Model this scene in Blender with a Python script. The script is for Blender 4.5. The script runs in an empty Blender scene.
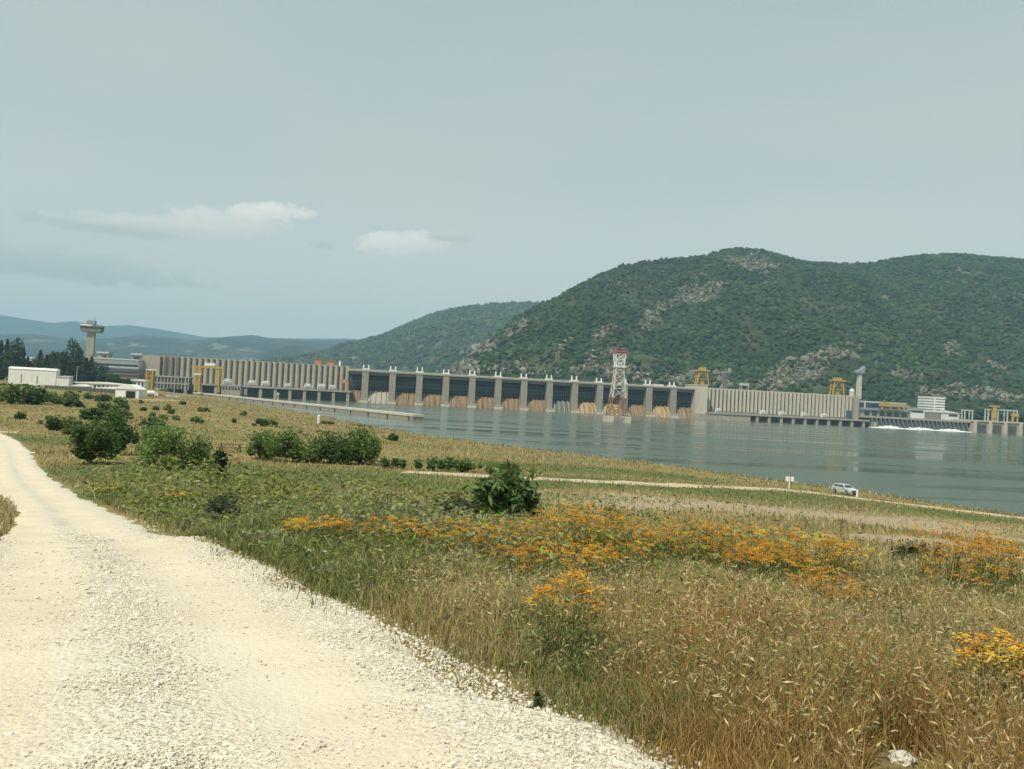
import bpy, math, random
import numpy as np
from mathutils import Matrix, Vector
rng = np.random.default_rng(7)
random.seed(7)
sc = bpy.context.scene
C = sc.collection
R = math.radians

# ------------------------------------------------------------------ camera
FPX = 768.0
CAMZ = 14.0
M = Matrix.Rotation(R(90 + 1.05), 3, 'X') @ Matrix.Rotation(R(2.94), 3, 'Z')
cd = bpy.data.cameras.new('camera'); cam = bpy.data.objects.new('camera', cd); C.objects.link(cam)
cd.sensor_width = 36; cd.lens = 27.0; cd.clip_end = 40000; cd.clip_start = 0.05
cam.matrix_world = Matrix.Translation((0, 0, CAMZ)) @ M.to_4x4()
sc.camera = cam

def ray(px, py):
    return M @ Vector(((px - 512) / FPX, -(py - 384.5) / FPX, -1.0))
def at(px, py, Y):
    d = ray(px, py); return Vector((0, 0, CAMZ)) + d * (Y / d.y)
def on_z(px, py, z=0.0):
    d = ray(px, py); return Vector((0, 0, CAMZ)) + d * ((z - CAMZ) / d.z)

# ------------------------------------------------------------------ noise
def _h(ix, iy, s):
    n = (ix * 374761393 + iy * 668265263 + s * 974634777) & 0xffffffff
    n = ((n ^ (n >> 13)) * 1274126177) & 0xffffffff
    return ((n ^ (n >> 16)) & 0xffff) / 65535.0
def vnoise(x, y, s=0):
    x = np.asarray(x, float); y = np.asarray(y, float)
    ix = np.floor(x).astype(np.int64); iy = np.floor(y).astype(np.int64)
    fx = x - ix; fy = y - iy
    fx = fx * fx * (3 - 2 * fx); fy = fy * fy * (3 - 2 * fy)
    a = _h(ix, iy, s); b = _h(ix + 1, iy, s); c = _h(ix, iy + 1, s); d = _h(ix + 1, iy + 1, s)
    return (a + (b - a) * fx) * (1 - fy) + (c + (d - c) * fx) * fy
def fbm(x, y, s=0, o=4):
    t = 0; a = .5
    for k in range(o):
        t = t + a * vnoise(x * 2 ** k, y * 2 ** k, s + k * 17); a *= .5
    return t / (1 - .5 ** o)
def ridged(x, y, s=0, o=4):
    t = 0; a = .5
    for k in range(o):
        t = t + a * (1 - np.abs(2 * vnoise(x * 2 ** k, y * 2 ** k, s + k * 13) - 1)); a *= .5
    return t / (1 - .5 ** o)
def sstep(a, b, x):
    t = np.clip((x - a) / (b - a), 0, 1); return t * t * (3 - 2 * t)

# ------------------------------------------------------------------ terrain function
SHORE_PX = [(1100, 526), (1024, 518), (920, 502.5), (860, 493.6), (816, 487), (760, 480.5), (700, 471.5), (620, 461), (520, 449), (420, 435), (360, 424), (300, 412), (250, 404)]
SHORE = np.array([(2000, -150), (400, 62), (150, 92)] + [tuple(on_z(*q_, -.02).xy) for q_ in SHORE_PX] + [(-285, 745), (-330, 820), (-400, 870), (-470, 905), (-520, 1000), (-700, 3000), (-900, 13000)], float)
LAND = np.vstack([SHORE, [(-30000, 13000), (-30000, -6000), (2000, -6000)]])
def poly_dist(x, y, P):
    d = np.full(np.shape(x), 1e18)
    for (ax, ay), (bx, by) in zip(P[:-1], P[1:]):
        vx, vy = bx - ax, by - ay
        t = np.clip(((x - ax) * vx + (y - ay) * vy) / (vx * vx + vy * vy), 0, 1)
        d = np.minimum(d, (x - ax - t * vx) ** 2 + (y - ay - t * vy) ** 2)
    return np.sqrt(d)
def inside(x, y, P):
    r = np.zeros(np.shape(x), bool); n = len(P); j = n - 1
    for i in range(n):
        xi, yi = P[i]; xj, yj = P[j]
        if yi != yj:
            c = ((yi > y) != (yj > y)) & (x < (xj - xi) * (y - yi) / (yj - yi) + xi)
            r ^= c
        j = i
    return r
def shore_d(x, y):
    x = np.asarray(x, float); y = np.asarray(y, float)
    d = poly_dist(x, y, SHORE)
    return np.where(inside(x, y, LAND), d, -d)
def tz(x, y, noise=True):
    x = np.asarray(x, float); y = np.asarray(y, float)
    r = np.hypot(x * .9, np.maximum(y, 0))
    ze = np.interp(r, [0, 3.3, 6.5, 10, 14, 17, 22, 30, 40, 67, 100, 140, 400, 900, 3000, 20000],
                      [12.4, 12.38, 12.0, 11.5, 11.05, 10.75, 9.9, 9.0, 8.0, 6.4, 5.15, 4.6, 4.6, 6, 9, 12])
    sd = shore_d(x, y)
    zs = np.interp(sd, [-400, -60, 0, 3, 8, 30, 60, 80, 92, 102, 120, 400], [-4, -4, -.15, .45, 1.0, 2.4, 4.2, 6.0, 8.8, 12, 18, 40])
    # left bank rises a little under the pines
    ze = ze + 9 * np.exp(-(((x + 560) / 130) ** 2 + ((y - 800) / 120) ** 2))
    k = .8
    h = np.clip(.5 + .5 * (zs - ze) / k, 0, 1)
    z = zs * (1 - h) + ze * h - k * h * (1 - h)
    if noise:
        z = z + (fbm(x / 9, y / 9, 3, 3) - .5) * .35 * sstep(6, 30, r) * sstep(0, 8, sd) + (fbm(x / 1.3, y / 1.3, 5, 3) - .5) * .07
    return z
def tz1(x, y): return float(tz(np.array([x]), np.array([y]))[0])
def ground(px, py):
    d = ray(px, py)
    if d.z >= -1e-4: d.z = -1e-4
    # march along the ray in growing steps, then bisect
    ts = 1.5 * 1.012 ** np.arange(700)
    X = d.x * ts; Y = d.y * ts; Z = CAMZ + d.z * ts
    g = tz(X, Y, False)
    k = np.argmax(Z < g)
    if not (Z < g).any(): k = len(ts) - 1
    a, b = ts[max(k - 1, 0)], ts[k]
    for _ in range(14):
        m = (a + b) / 2
        if CAMZ + d.z * m < tz(np.array([d.x * m]), np.array([d.y * m]), False)[0]: b = m
        else: a = m
    x, y = d.x * b, d.y * b
    return Vector((x, y, tz1(x, y)))

# ------------------------------------------------------------------ road in plan
RIGHT_PX = [(650, 769), (560, 722), (430, 652), (340, 606), (290, 580), (240, 557), (193, 538), (137, 525), (94, 504), (76, 493), (56, 481), (38, 464), (33, 457), (30, 451), (18, 441), (0, 432.5)]
EDGE_R = np.array([tuple(ground(*p).xy) for p in RIGHT_PX])
d0 = EDGE_R[0] - EDGE_R[1]; d0 /= np.hypot(*d0)
EDGE_R = np.vstack([EDGE_R[0] + d0 * 40, EDGE_R, EDGE_R[-1] + (EDGE_R[-1] - EDGE_R[-2]) * 2.2])
# resample and smooth
def resample(P, step):
    P = np.asarray(P); L = np.r_[0, np.cumsum(np.hypot(*np.diff(P, axis=0).T))]
    s = np.arange(0, L[-1], step); return np.c_[np.interp(s, L, P[:, 0]), np.interp(s, L, P[:, 1])], s
ER, ERs = resample(EDGE_R, .5)
for _ in range(10):
    ER[1:-1] = (ER[:-2] + 2 * ER[1:-1] + ER[2:]) / 4
T = np.gradient(ER, axis=0); T /= np.hypot(T[:, 0], T[:, 1])[:, None]
NL = np.c_[-T[:, 1], T[:, 0]]            # left of travel direction (away from camera, going left = +?)
if (NL[60] @ np.array([-1, 0])) < 0: NL = -NL
dist_cam = np.hypot(ER[:, 0], ER[:, 1])
RW = np.interp(dist_cam, [0, 12, 26, 34, 44, 60, 100, 200], [4.6, 4.3, 3.4, 3.15, 3.3, 4.0, 4.6, 4.5])
RW[:60] = 4.6
ROADPOLY = np.vstack([ER, (ER + NL * RW[:, None])[::-1]])
def road_v(x, y):
    """signed distance from the right edge, positive on the road"""
    x = np.asarray(x, float); y = np.asarray(y, float)
    d = poly_dist(x, y, ER[::3]); return np.where(inside(x, y, ROADPOLY[::2]), d, -d)

PATH_PX = [(405, 471.5), (470, 475), (529, 478), (617, 482.5), (705, 486), (793, 490.5), (822, 494), (856, 498), (900, 503.5), (960, 510.5), (1030, 519)]
PATH = np.array([tuple(ground(*p).xy) for p in PATH_PX])
d1 = PATH[-1] - PATH[-2]
PATH = np.vstack([PATH, PATH[-1] + d1 * 2])

# ------------------------------------------------------------------ materials
def new_mat(name):
    m = bpy.data.materials.new(name); m.use_nodes = True
    nt = m.node_tree; b = nt.nodes['Principled BSDF']; return m, nt, b
def N(nt, t, **k):
    n = nt.nodes.new(t)
    for a, v in k.items(): setattr(n, a, v)
    return n
def math_n(nt, op, a, b=None, clamp=False):
    n = N(nt, 'ShaderNodeMath', operation=op, use_clamp=clamp)
    for i, v in enumerate((a, b)):
        if v is None: continue
        if hasattr(v, 'links') or isinstance(v, bpy.types.NodeSocket): nt.links.new(v, n.inputs[i])
        else: n.inputs[i].default_value = v
    return n.outputs[0]
def mixc(nt, f, a, b, blend='MIX'):
    n = N(nt, 'ShaderNodeMix', data_type='RGBA', blend_type=blend)
    for i, v in ((0, f), (6, a), (7, b)):
        if isinstance(v, bpy.types.NodeSocket): nt.links.new(v, n.inputs[i])
        elif i == 0: n.inputs[i].default_value = v
        else: n.inputs[i].default_value = (*v, 1) if len(v) == 3 else v
    return n.outputs[2]
def noise_n(nt, scale, detail=4, rough=.55, coord=None, dist=0):
    n = N(nt, 'ShaderNodeTexNoise'); n.inputs['Scale'].default_value = scale
    n.inputs['Detail'].default_value = detail; n.inputs['Roughness'].default_value = rough; n.inputs['Distortion'].default_value = dist
    if coord is not None: nt.links.new(coord, n.inputs['Vector'])
    return n.outputs['Fac']
def ramp(nt, f, stops):
    n = N(nt, 'ShaderNodeValToRGB'); e = n.color_ramp.elements
    while len(e) < len(stops): e.new(.5)
    for el, (p, c) in zip(e, stops):
        el.position = p; el.color = (*c, 1) if not isinstance(c, (int, float)) else (c, c, c, 1)
    nt.links.new(f, n.inputs[0]); return n.outputs[0]
def objc(nt, sx=1, sy=1, sz=1, kind='Object'):
    t = N(nt, 'ShaderNodeTexCoord'); m = N(nt, 'ShaderNodeMapping')
    m.inputs['Scale'].default_value = (sx, sy, sz); nt.links.new(t.outputs[kind], m.inputs[0]); return m.outputs[0]
def geo_pos(nt, sx=1, sy=1, sz=1):
    t = N(nt, 'ShaderNodeNewGeometry'); m = N(nt, 'ShaderNodeMapping')
    m.inputs['Scale'].default_value = (sx, sy, sz); nt.links.new(t.outputs['Position'], m.inputs[0]); return m.outputs[0]
MATS = {}
def mat(name, col, rough=.8, var=.18, scale=1.0, metal=0, streak=0, streak_col=(.12, .08, .05), bump=0):
    """weathered surface: large mottling, fine grain and optional vertical runs of dirt"""
    if name in MATS: return MATS[name]
    m, nt, b = new_mat(name)
    p = geo_pos(nt)
    f = noise_n(nt, .35 * scale, 5, .6, p)
    c = mixc(nt, ramp(nt, f, [(.25, 0.0), (.75, 1.0)]), tuple(v * (1 - var) for v in col), tuple(min(1, v * (1 + var)) for v in col))
    f2 = noise_n(nt, 3.1 * scale, 3, .6, p)
    c = mixc(nt, math_n(nt, 'MULTIPLY', f2, var), c, tuple(v * .55 for v in col))
    if streak:
        s = noise_n(nt, 1, 4, .6, geo_pos(nt, .9 * scale, .9 * scale, .04 * scale))
        c = mixc(nt, math_n(nt, 'MULTIPLY', ramp(nt, s, [(.48, 0.0), (.72, 1.0)]), streak), c, streak_col)
    nt.links.new(c, b.inputs['Base Color']); b.inputs['Roughness'].default_value = rough; b.inputs['Metallic'].default_value = metal
    if bump:
        bn = N(nt, 'ShaderNodeBump'); bn.inputs['Strength'].default_value = bump; bn.inputs['Distance'].default_value = .1
        nt.links.new(f2, bn.inputs['Height']); nt.links.new(bn.outputs[0], b.inputs['Normal'])
    MATS[name] = m; return m
def tint_mat(name, rough=.8, transl=.0, var=.0, spec=.2):
    m, nt, b = new_mat(name)
    a = N(nt, 'ShaderNodeAttribute', attribute_name='tint')
    nt.links.new(a.outputs['Color'], b.inputs['Base Color']); b.inputs['Roughness'].default_value = rough
    b.inputs['Specular IOR Level'].default_value = spec
    if transl:
        t = N(nt, 'ShaderNodeBsdfTranslucent'); nt.links.new(a.outputs['Color'], t.inputs[0])
        mx = N(nt, 'ShaderNodeMixShader'); mx.inputs[0].default_value = transl
        nt.links.new(b.outputs[0], mx.inputs[1]); nt.links.new(t.outputs[0], mx.inputs[2])
        nt.links.new(mx.outputs[0], nt.nodes['Material Output'].inputs[0])
    MATS[name] = m; return m

# ------------------------------------------------------------------ object helpers
def tagp(o, label=None, cat=None, group=None, kind=None):
    if label: o['label'] = label
    if cat: o['category'] = cat
    if group: o['group'] = group
    if kind: o['kind'] = kind
    return o
def empty(name, loc, rz, label, cat, group=None):
    o = bpy.data.objects.new(name, None); C.objects.link(o); o.empty_display_size = .5
    o.location = loc; o.rotation_euler = (0, 0, rz); return tagp(o, label, cat, group)
class MB:
    def __init__(s): s.v = []; s.f = []
    def add(s, vs, fs):
        n = len(s.v); s.v += [tuple(v) for v in vs]; s.f += [tuple(i + n for i in f) for f in fs]; return s
    def box(s, x0, x1, y0, y1, z0, z1):
        return s.add([(x0, y0, z0), (x1, y0, z0), (x1, y1, z0), (x0, y1, z0), (x0, y0, z1), (x1, y0, z1), (x1, y1, z1), (x0, y1, z1)],
                     [(0, 3, 2, 1), (4, 5, 6, 7), (0, 1, 5, 4), (1, 2, 6, 5), (2, 3, 7, 6), (3, 0, 4, 7)])
    def beam(s, a, b, w, h=None):
        a = Vector(a); b = Vector(b); h = h or w; d = (b - a).normalized()
        up = Vector((0, 0, 1)) if abs(d.z) < .95 else Vector((0, 1, 0))
        u = d.cross(up).normalized() * w / 2; v = d.cross(u).normalized() * h / 2
        return s.add([a - u - v, a + u - v, a + u + v, a - u + v, b - u - v, b + u - v, b + u + v, b - u + v],
                     [(0, 3, 2, 1), (4, 5, 6, 7), (0, 1, 5, 4), (1, 2, 6, 5), (2, 3, 7, 6), (3, 0, 4, 7)])
    def cyl(s, c, r0, z0, z1, r1=None, n=12, cap=True):
        r1 = r0 if r1 is None else r1
        vs = [(c[0] + r0 * math.cos(2 * math.pi * k / n), c[1] + r0 * math.sin(2 * math.pi * k / n), z0) for k in range(n)] + \
             [(c[0] + r1 * math.cos(2 * math.pi * k / n), c[1] + r1 * math.sin(2 * math.pi * k / n), z1) for k in range(n)]
        fs = [(k, (k + 1) % n, n + (k + 1) % n, n + k) for k in range(n)]
        if cap: fs += [tuple(range(n - 1, -1, -1)), tuple(range(n, 2 * n))]
        return s.add(vs, fs)
    def prism(s, prof, x0, x1, axis='x'):
        """profile of (a, z) pairs extruded along x (or y)"""
        n = len(prof)
        if axis == 'x': vs = [(x0, a, z) for a, z in prof] + [(x1, a, z) for a, z in prof]
        else: vs = [(a, x0, z) for a, z in prof] + [(a, x1, z) for a, z in prof]
        return s.add(vs, [tuple(range(n)), tuple(range(2 * n - 1, n - 1, -1))] + [(k, k + n, (k + 1) % n + n, (k + 1) % n) for k in range(n)])
    def build(s, name, material, parent=None, smooth=False, **tags):
        me = bpy.data.meshes.new(name); me.from_pydata(s.v, [], s.f)
        import bmesh
        bm = bmesh.new(); bm.from_mesh(me); bmesh.ops.recalc_face_normals(bm, faces=bm.faces); bm.to_mesh(me); bm.free()
        me.materials.append(material)
        if smooth: me.polygons.foreach_set('use_smooth', [True] * len(me.polygons))
        o = bpy.data.objects.new(name, me); C.objects.link(o)
        if parent is not None: o.parent = parent
        return tagp(o, **tags)
def np_mesh(name, V, F, material, tint=None, parent=None, smooth=False, attrs=None, fmat=None, mats=None, **tags):
    V = np.asarray(V, np.float32); F = np.asarray(F, np.int32); k = F.shape[1]
    me = bpy.data.meshes.new(name)
    me.vertices.add(len(V)); me.vertices.foreach_set('co', V.ravel())
    me.loops.add(F.size); me.loops.foreach_set('vertex_index', F.ravel())
    me.polygons.add(len(F)); me.polygons.foreach_set('loop_start', np.arange(0, F.size, k, dtype=np.int32))
    try: me.polygons.foreach_set('loop_total', np.full(len(F), k, np.int32))
    except Exception: pass
    me.polygons.foreach_set('use_smooth', np.full(len(F), bool(smooth)))
    if tint is not None:
        a = me.color_attributes.new('tint', 'FLOAT_COLOR', 'POINT')
        t = np.ones((len(V), 4), np.float32); t[:, :3] = tint; a.data.foreach_set('color', t.ravel())
    for n_, arr in (attrs or {}).items():
        a = me.attributes.new(n_, 'FLOAT', 'POINT'); a.data.foreach_set('value', np.asarray(arr, np.float32))
    me.update(calc_edges=True)
    for m_ in (mats or [material]): me.materials.append(m_)
    if fmat is not None: me.polygons.foreach_set('material_index', np.asarray(fmat, np.int32))
    o = bpy.data.objects.new(name, me); C.objects.link(o)
    if parent is not None: o.parent = parent
    return tagp(o, **tags)
def copy_tree(o, loc=None, rz=None, label=None, scale=None, parent=None, group=None):
    c = o.copy(); C.objects.link(c)
    if parent is not None: c.parent = parent
    if loc is not None: c.location = loc
    if rz is not None: c.rotation_euler = (0, 0, rz)
    if scale is not None: c.scale = scale if hasattr(scale, '__len__') else (scale,) * 3
    if label: c['label'] = label
    if group: c['group'] = group
    for ch in [q for q in o.children]: copy_tree(ch, parent=c)
    return c

# ------------------------------------------------------------------ vegetation kernels
def blades(P, h, w, lean, tint, tipt=None):
    """P (n,3) roots; curved two-segment blades as triangles"""
    n = len(P); ph = rng.uniform(0, 2 * np.pi, n); wa = rng.uniform(0, 2 * np.pi, n)
    L = np.c_[np.cos(ph), np.sin(ph), np.zeros(n)] * (lean * h)[:, None]
    W = np.c_[np.cos(wa), np.sin(wa), np.zeros(n)] * (w / 2)[:, None]
    up = np.zeros((n, 3)); up[:, 2] = h
    mid = P + L * .3 + up * .55; tip = P + L + up * (1 - .25 * lean[:, None])
    V = np.stack([P - W, P + W, mid - W * .8, mid + W * .8, tip], 1).reshape(-1, 3)
    b = np.arange(n)[:, None, None] * 5
    F = (np.array([[0, 1, 3], [0, 3, 2], [2, 3, 4]])[None] + b).reshape(-1, 3)
    t = np.repeat(tint[:, None, :], 5, 1)
    if tipt is not None: t[:, 4] = tipt; t[:, 2:4] = (tint + tipt)[:, None, :] / 2
    return V, F, t.reshape(-1, 3), tip
def cards(P, size, tint, elong=1.6, droop=0., up=.3):
    """rhombic leaves, one quad each"""
    n = len(P); u = rng.normal(size=(n, 3)); u[:, 2] = u[:, 2] * .6 - droop; u /= np.linalg.norm(u, axis=1)[:, None]
    r = rng.normal(size=(n, 3)); r[:, 2] += up; v = np.cross(u, r); v /= np.linalg.norm(v, axis=1)[:, None] + 1e-9
    s = np.asarray(size)[:, None] if np.ndim(size) else size
    a = u * s * elong / 2; b = v * s / 2
    V = np.stack([P - a, P - a * .1 - b, P + a, P - a * .1 + b], 1).reshape(-1, 3)
    F = (np.arange(4)[None] + np.arange(n)[:, None] * 4)
    return V, F, np.repeat(tint, 4, 0)
def jitter_col(col, n, v=.2, hue=.08):
    col = np.array(col); k = rng.normal(1, v, (n, 1)).clip(.45, 1.7)
    return (col[None] * k * rng.normal(1, hue, (n, 3)).clip(.7, 1.3)).clip(0.003, .95)
_t = (1 + 5 ** .5) / 2
ICO_V = np.array([(-1, _t, 0), (1, _t, 0), (-1, -_t, 0), (1, -_t, 0), (0, -1, _t), (0, 1, _t), (0, -1, -_t), (0, 1, -_t), (_t, 0, -1), (_t, 0, 1), (-_t, 0, -1), (-_t, 0, 1)]) / 1.902
ICO_F = np.array([(0, 11, 5), (0, 5, 1), (0, 1, 7), (0, 7, 10), (0, 10, 11), (1, 5, 9), (5, 11, 4), (11, 10, 2), (10, 7, 6), (7, 1, 8), (3, 9, 4), (3, 4, 2), (3, 2, 6), (3, 6, 8), (3, 8, 9), (4, 9, 5), (2, 4, 11), (6, 2, 10), (8, 6, 7), (9, 8, 1)])
CUBE_V = np.array([(-1, -1, -1), (1, -1, -1), (1, 1, -1), (-1, 1, -1), (-1, -1, 1), (1, -1, 1), (1, 1, 1), (-1, 1, 1)]) * .62
CUBE_F = np.array([(0, 3, 2, 1), (4, 5, 6, 7), (0, 1, 5, 4), (1, 2, 6, 5), (2, 3, 7, 6), (3, 0, 4, 7)])
def blobs(P, sc3, tint, BV=ICO_V, BF=ICO_F, jit=.22):
    n = len(P); k = len(BV)
    a = rng.uniform(0, 2 * np.pi, n); c, s = np.cos(a)[:, None], np.sin(a)[:, None]
    V = BV[None] * (1 + rng.normal(0, jit, (n, k, 1))) + rng.normal(0, jit * .35, (n, k, 3))
    V = V * sc3[:, None, :]
    V = np.stack([V[..., 0] * c - V[..., 1] * s, V[..., 0] * s + V[..., 1] * c, V[..., 2]], -1) + P[:, None]
    F = (BF[None] + np.arange(n)[:, None, None] * k).reshape(-1, BF.shape[1])
    return V.reshape(-1, 3), F, np.repeat(tint, k, 0)
def cat_mesh(parts):
    Vs, Fs, Ts = [], [], []; o = 0
    for V, F, T_ in parts:
        Vs.append(V); Fs.append(F + o); Ts.append(T_); o += len(V)
    return np.vstack(Vs), np.vstack(Fs), np.vstack(Ts)
# ================================================================== world, sun, air
w = bpy.data.worlds.new('World'); sc.world = w; w.use_nodes = True
nt = w.node_tree; bg = nt.nodes['Background']
SUN_EL, SUN_AZ = 56, 215         # azimuth clockwise from +Y: behind the camera, to the left
sky = N(nt, 'ShaderNodeTexSky', sky_type='NISHITA'); sky.sun_disc = False
sky.sun_elevation = R(SUN_EL); sky.sun_rotation = R(SUN_AZ); sky.altitude = 60
sky.air_density = 1.2; sky.dust_density = 4.0; sky.ozone_density = 1.5
tc = N(nt, 'ShaderNodeTexCoord')
mp = N(nt, 'ShaderNodeMapping'); mp.inputs['Scale'].default_value = (1, 1, 3.2); nt.links.new(tc.outputs['Generated'], mp.inputs[0])
veil = ramp(nt, noise_n(nt, 1.6, 4, .5, mp.outputs[0], .3), [(.3, 0.0), (.75, 1.0)])
VEIL_A, VEIL_B = (4.5, 5.5, 5.5), (5.5, 6.05, 5.45)
vc = mixc(nt, veil, VEIL_A, VEIL_B)
sz_ = N(nt, 'ShaderNodeSeparateXYZ'); nt.links.new(tc.outputs['Generated'], sz_.inputs[0])
low = ramp(nt, sz_.outputs['Z'], [(0.0, 1.0), (.04, .9), (.12, .5), (.28, .16), (.5, 0.0)])
vc = mixc(nt, low, vc, (11.0, 10.6, 9.2))
base = mixc(nt, .85, sky.outputs[0], vc)
# small cumulus low in the sky: each a soft window round a direction, broken up by noise
def cloud(px, py, rx, ry, col, thr, seed, tilt=0.):
    global base
    d = ray(px, py).normalized()
    right = Vector((d.y, -d.x, 0)).normalized(); up = right.cross(d).normalized()
    r2 = right * math.cos(tilt) + up * math.sin(tilt); u2 = up * math.cos(tilt) - right * math.sin(tilt)
    def dot(v):
        n = N(nt, 'ShaderNodeVectorMath', operation='DOT_PRODUCT'); nt.links.new(tc.outputs['Generated'], n.inputs[0]); n.inputs[1].default_value = v; return n.outputs['Value']
    X = math_n(nt, 'DIVIDE', dot(r2), rx / FPX); Yv = math_n(nt, 'DIVIDE', dot(u2), ry / FPX)
    # flat-ish base: squash the lower side
    yneg = math_n(nt, 'MULTIPLY', math_n(nt, 'MINIMUM', Yv, 0.), 2.0); ypos = math_n(nt, 'MAXIMUM', Yv, 0.); Y2 = math_n(nt, 'ADD', yneg, ypos)
    rr = math_n(nt, 'SQRT', math_n(nt, 'ADD', math_n(nt, 'MULTIPLY', X, X), math_n(nt, 'MULTIPLY', Y2, Y2)))
    m2 = N(nt, 'ShaderNodeMapping'); m2.inputs['Location'].default_value = (seed, seed * .7, 0); m2.inputs['Scale'].default_value = (1, 1, 1.5); nt.links.new(tc.outputs['Generated'], m2.inputs[0])
    nf = noise_n(nt, 42, 9, .66, m2.outputs[0], .5)
    v = math_n(nt, 'SUBTRACT', math_n(nt, 'ADD', math_n(nt, 'SUBTRACT', 1.0, rr), math_n(nt, 'MULTIPLY', nf, 1.5)), thr)
    f = ramp(nt, v, [(0.03, 0.0), (.10, .45), (.42, 1.0)])
    front = math_n(nt, 'GREATER_THAN', dot(d), .5)
    lit = mixc(nt, ramp(nt, math_n(nt, 'ADD', math_n(nt, 'MULTIPLY', Y2, .5), math_n(nt, 'MULTIPLY', nf, .6)), [(.2, 0.0), (.75, 1.0)]), tuple(c * .84 for c in col), col)
    base = mixc(nt, math_n(nt, 'MULTIPLY', math_n(nt, 'MULTIPLY', f, front), .85), base, lit)
CC = (9.0, 8.9, 7.8)
cloud(215, 228, 66, 22, CC, .80, 3.1, .12); cloud(268, 214, 44, 12, (10.5, 10.2, 9.0), .78, 5.3, .1); cloud(112, 228, 78, 16, (6.6, 7.0, 6.4), .84, 1.9)
cloud(403, 246, 50, 18, (9.8, 9.5, 8.4), .78, 8.2, .12); cloud(450, 238, 30, 10, (6.8, 7.1, 6.5), .84, 2.7)
cloud(322, 246, 16, 8, (6.3, 6.8, 6.3), .95, 6.6); cloud(150, 226, 90, 9, (8.4, 8.4, 7.4), .80, 4.4, .03); cloud(60, 270, 150, 26, (6.2, 6.7, 6.1), 1.0, 9.4)
nt.links.new(base, bg.inputs[0]); bg.inputs[1].default_value = .1
sl = bpy.data.lights.new('sun', 'SUN'); sl.energy = 4.8; sl.angle = R(.6); sl.color = (1, .93, .80)
so = bpy.data.objects.new('sun', sl); C.objects.link(so)
a_, e_ = R(SUN_AZ), R(SUN_EL)
sd_ = Vector((math.sin(a_) * math.cos(e_), math.cos(a_) * math.cos(e_), math.sin(e_)))
so.rotation_euler = sd_.to_track_quat('Z', 'Y').to_euler(); so.location = sd_ * 500

m, nt, b = new_mat('haze'); nt.nodes.remove(b)
pv = N(nt, 'ShaderNodeVolumePrincipled'); pv.inputs['Color'].default_value = (.44, .76, .97, 1); pv.inputs['Density'].default_value = 1.05e-4
pv.inputs['Density Attribute'].default_value = ''; pv.inputs['Anisotropy'].default_value = 0
nt.links.new(pv.outputs[0], nt.nodes['Material Output'].inputs['Volume'])
try: m.cycles.homogeneous_volume = True
except Exception: pass
MB().box(-13500, 13500, -400, 13500, -7, 1150).build('haze', m, kind='stuff', label='pale blue summer haze over the valley')

sc.view_settings.view_transform = 'Standard'; sc.view_settings.look = 'None'; sc.view_settings.gamma = 1
sc.view_settings.use_curve_mapping = False; sc.view_settings.exposure = 0.06
sc.cycles.max_bounces = 5; sc.cycles.diffuse_bounces = 2; sc.cycles.glossy_bounces = 2; sc.cycles.transmission_bounces = 3
sc.cycles.volume_bounces = 0; sc.cycles.use_denoising = True; sc.cycles.caustics_reflective = False; sc.cycles.caustics_refractive = False
sc.cycles.use_adaptive_sampling = True; sc.cycles.adaptive_threshold = .02

# ================================================================== ground
def spaced(lo, hi, n, a):
    t = np.linspace(np.arcsinh(lo / a), np.arcsinh(hi / a), n); return a * np.sinh(t)
gx = spaced(-12500, 12500, 640, 4.0); gy = np.r_[np.linspace(-60, -8, 12), spaced(-6, 12500, 520, 5.0)]
GX, GY = np.meshgrid(gx, gy); X = GX.ravel(); Y = GY.ravel()
Z = tz(X, Y)
rv = road_v(X, Y); Z = Z - np.where(rv > .25, .05, 0) - np.where((poly_dist(X, Y, PATH) < .8), .03, 0)
def band(X, Y, px, py, rx, ry, sl=0.):
    c = ground(px, py); n_ = ground(px, py + ry); f_ = ground(px, max(py - ry, 398)); e = ground(px + rx, py + sl * rx)
    u = np.array([e.x - c.x, e.y - c.y]); L = np.hypot(*u); u = u / L; v = np.array([-u[1], u[0]])
    sv = max(abs(np.dot(v, (f_.x - n_.x, f_.y - n_.y))) / 2, .3)
    dx, dy = X - c.x, Y - c.y
    return np.exp(-((dx * u[0] + dy * u[1]) / L) ** 2 - ((dx * v[0] + dy * v[1]) / sv) ** 2)
GREEN = [(330, 476, 130, 9, .03), (420, 485, 80, 6, .03), (700, 491, 200, 5.5, .06), (950, 515, 90, 4, .08), (520, 466, 90, 4, .08), (180, 470, 90, 16, .1), (120, 500, 60, 14, .2),
         (240, 520, 90, 20, .2), (620, 500, 60, 4, .03), (560, 482, 90, 6, .04), (40, 440, 40, 5, 0), (25, 398, 60, 5, 0), (300, 455, 60, 4, .1), (650, 474, 90, 3.0, .09)]
BARE = [(810, 516, 190, 7.5, .05), (960, 535, 90, 8, .06), (640, 506, 70, 4, .04), (900, 540, 100, 5, .05), (160, 400, 26, 1.2, .03)]
def fields(X, Y):
    g = np.zeros(np.shape(X)); b_ = np.zeros(np.shape(X))
    for a in GREEN: g = np.maximum(g, band(X, Y, *a))
    for a in BARE: b_ = np.maximum(b_, band(X, Y, *a))
    return g, b_
g_, b_ = fields(X, Y)
nx, ny = len(gx), len(gy)
I = np.arange(nx * ny).reshape(ny, nx)
F = np.stack([I[:-1, :-1], I[:-1, 1:], I[1:, 1:], I[1:, :-1]], -1).reshape(-1, 4)
m, nt, b = new_mat('dry_ground')
p = geo_pos(nt)
ga = N(nt, 'ShaderNodeAttribute', attribute_name='green').outputs['Fac']; ba = N(nt, 'ShaderNodeAttribute', attribute_name='bare').outputs['Fac']
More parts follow.
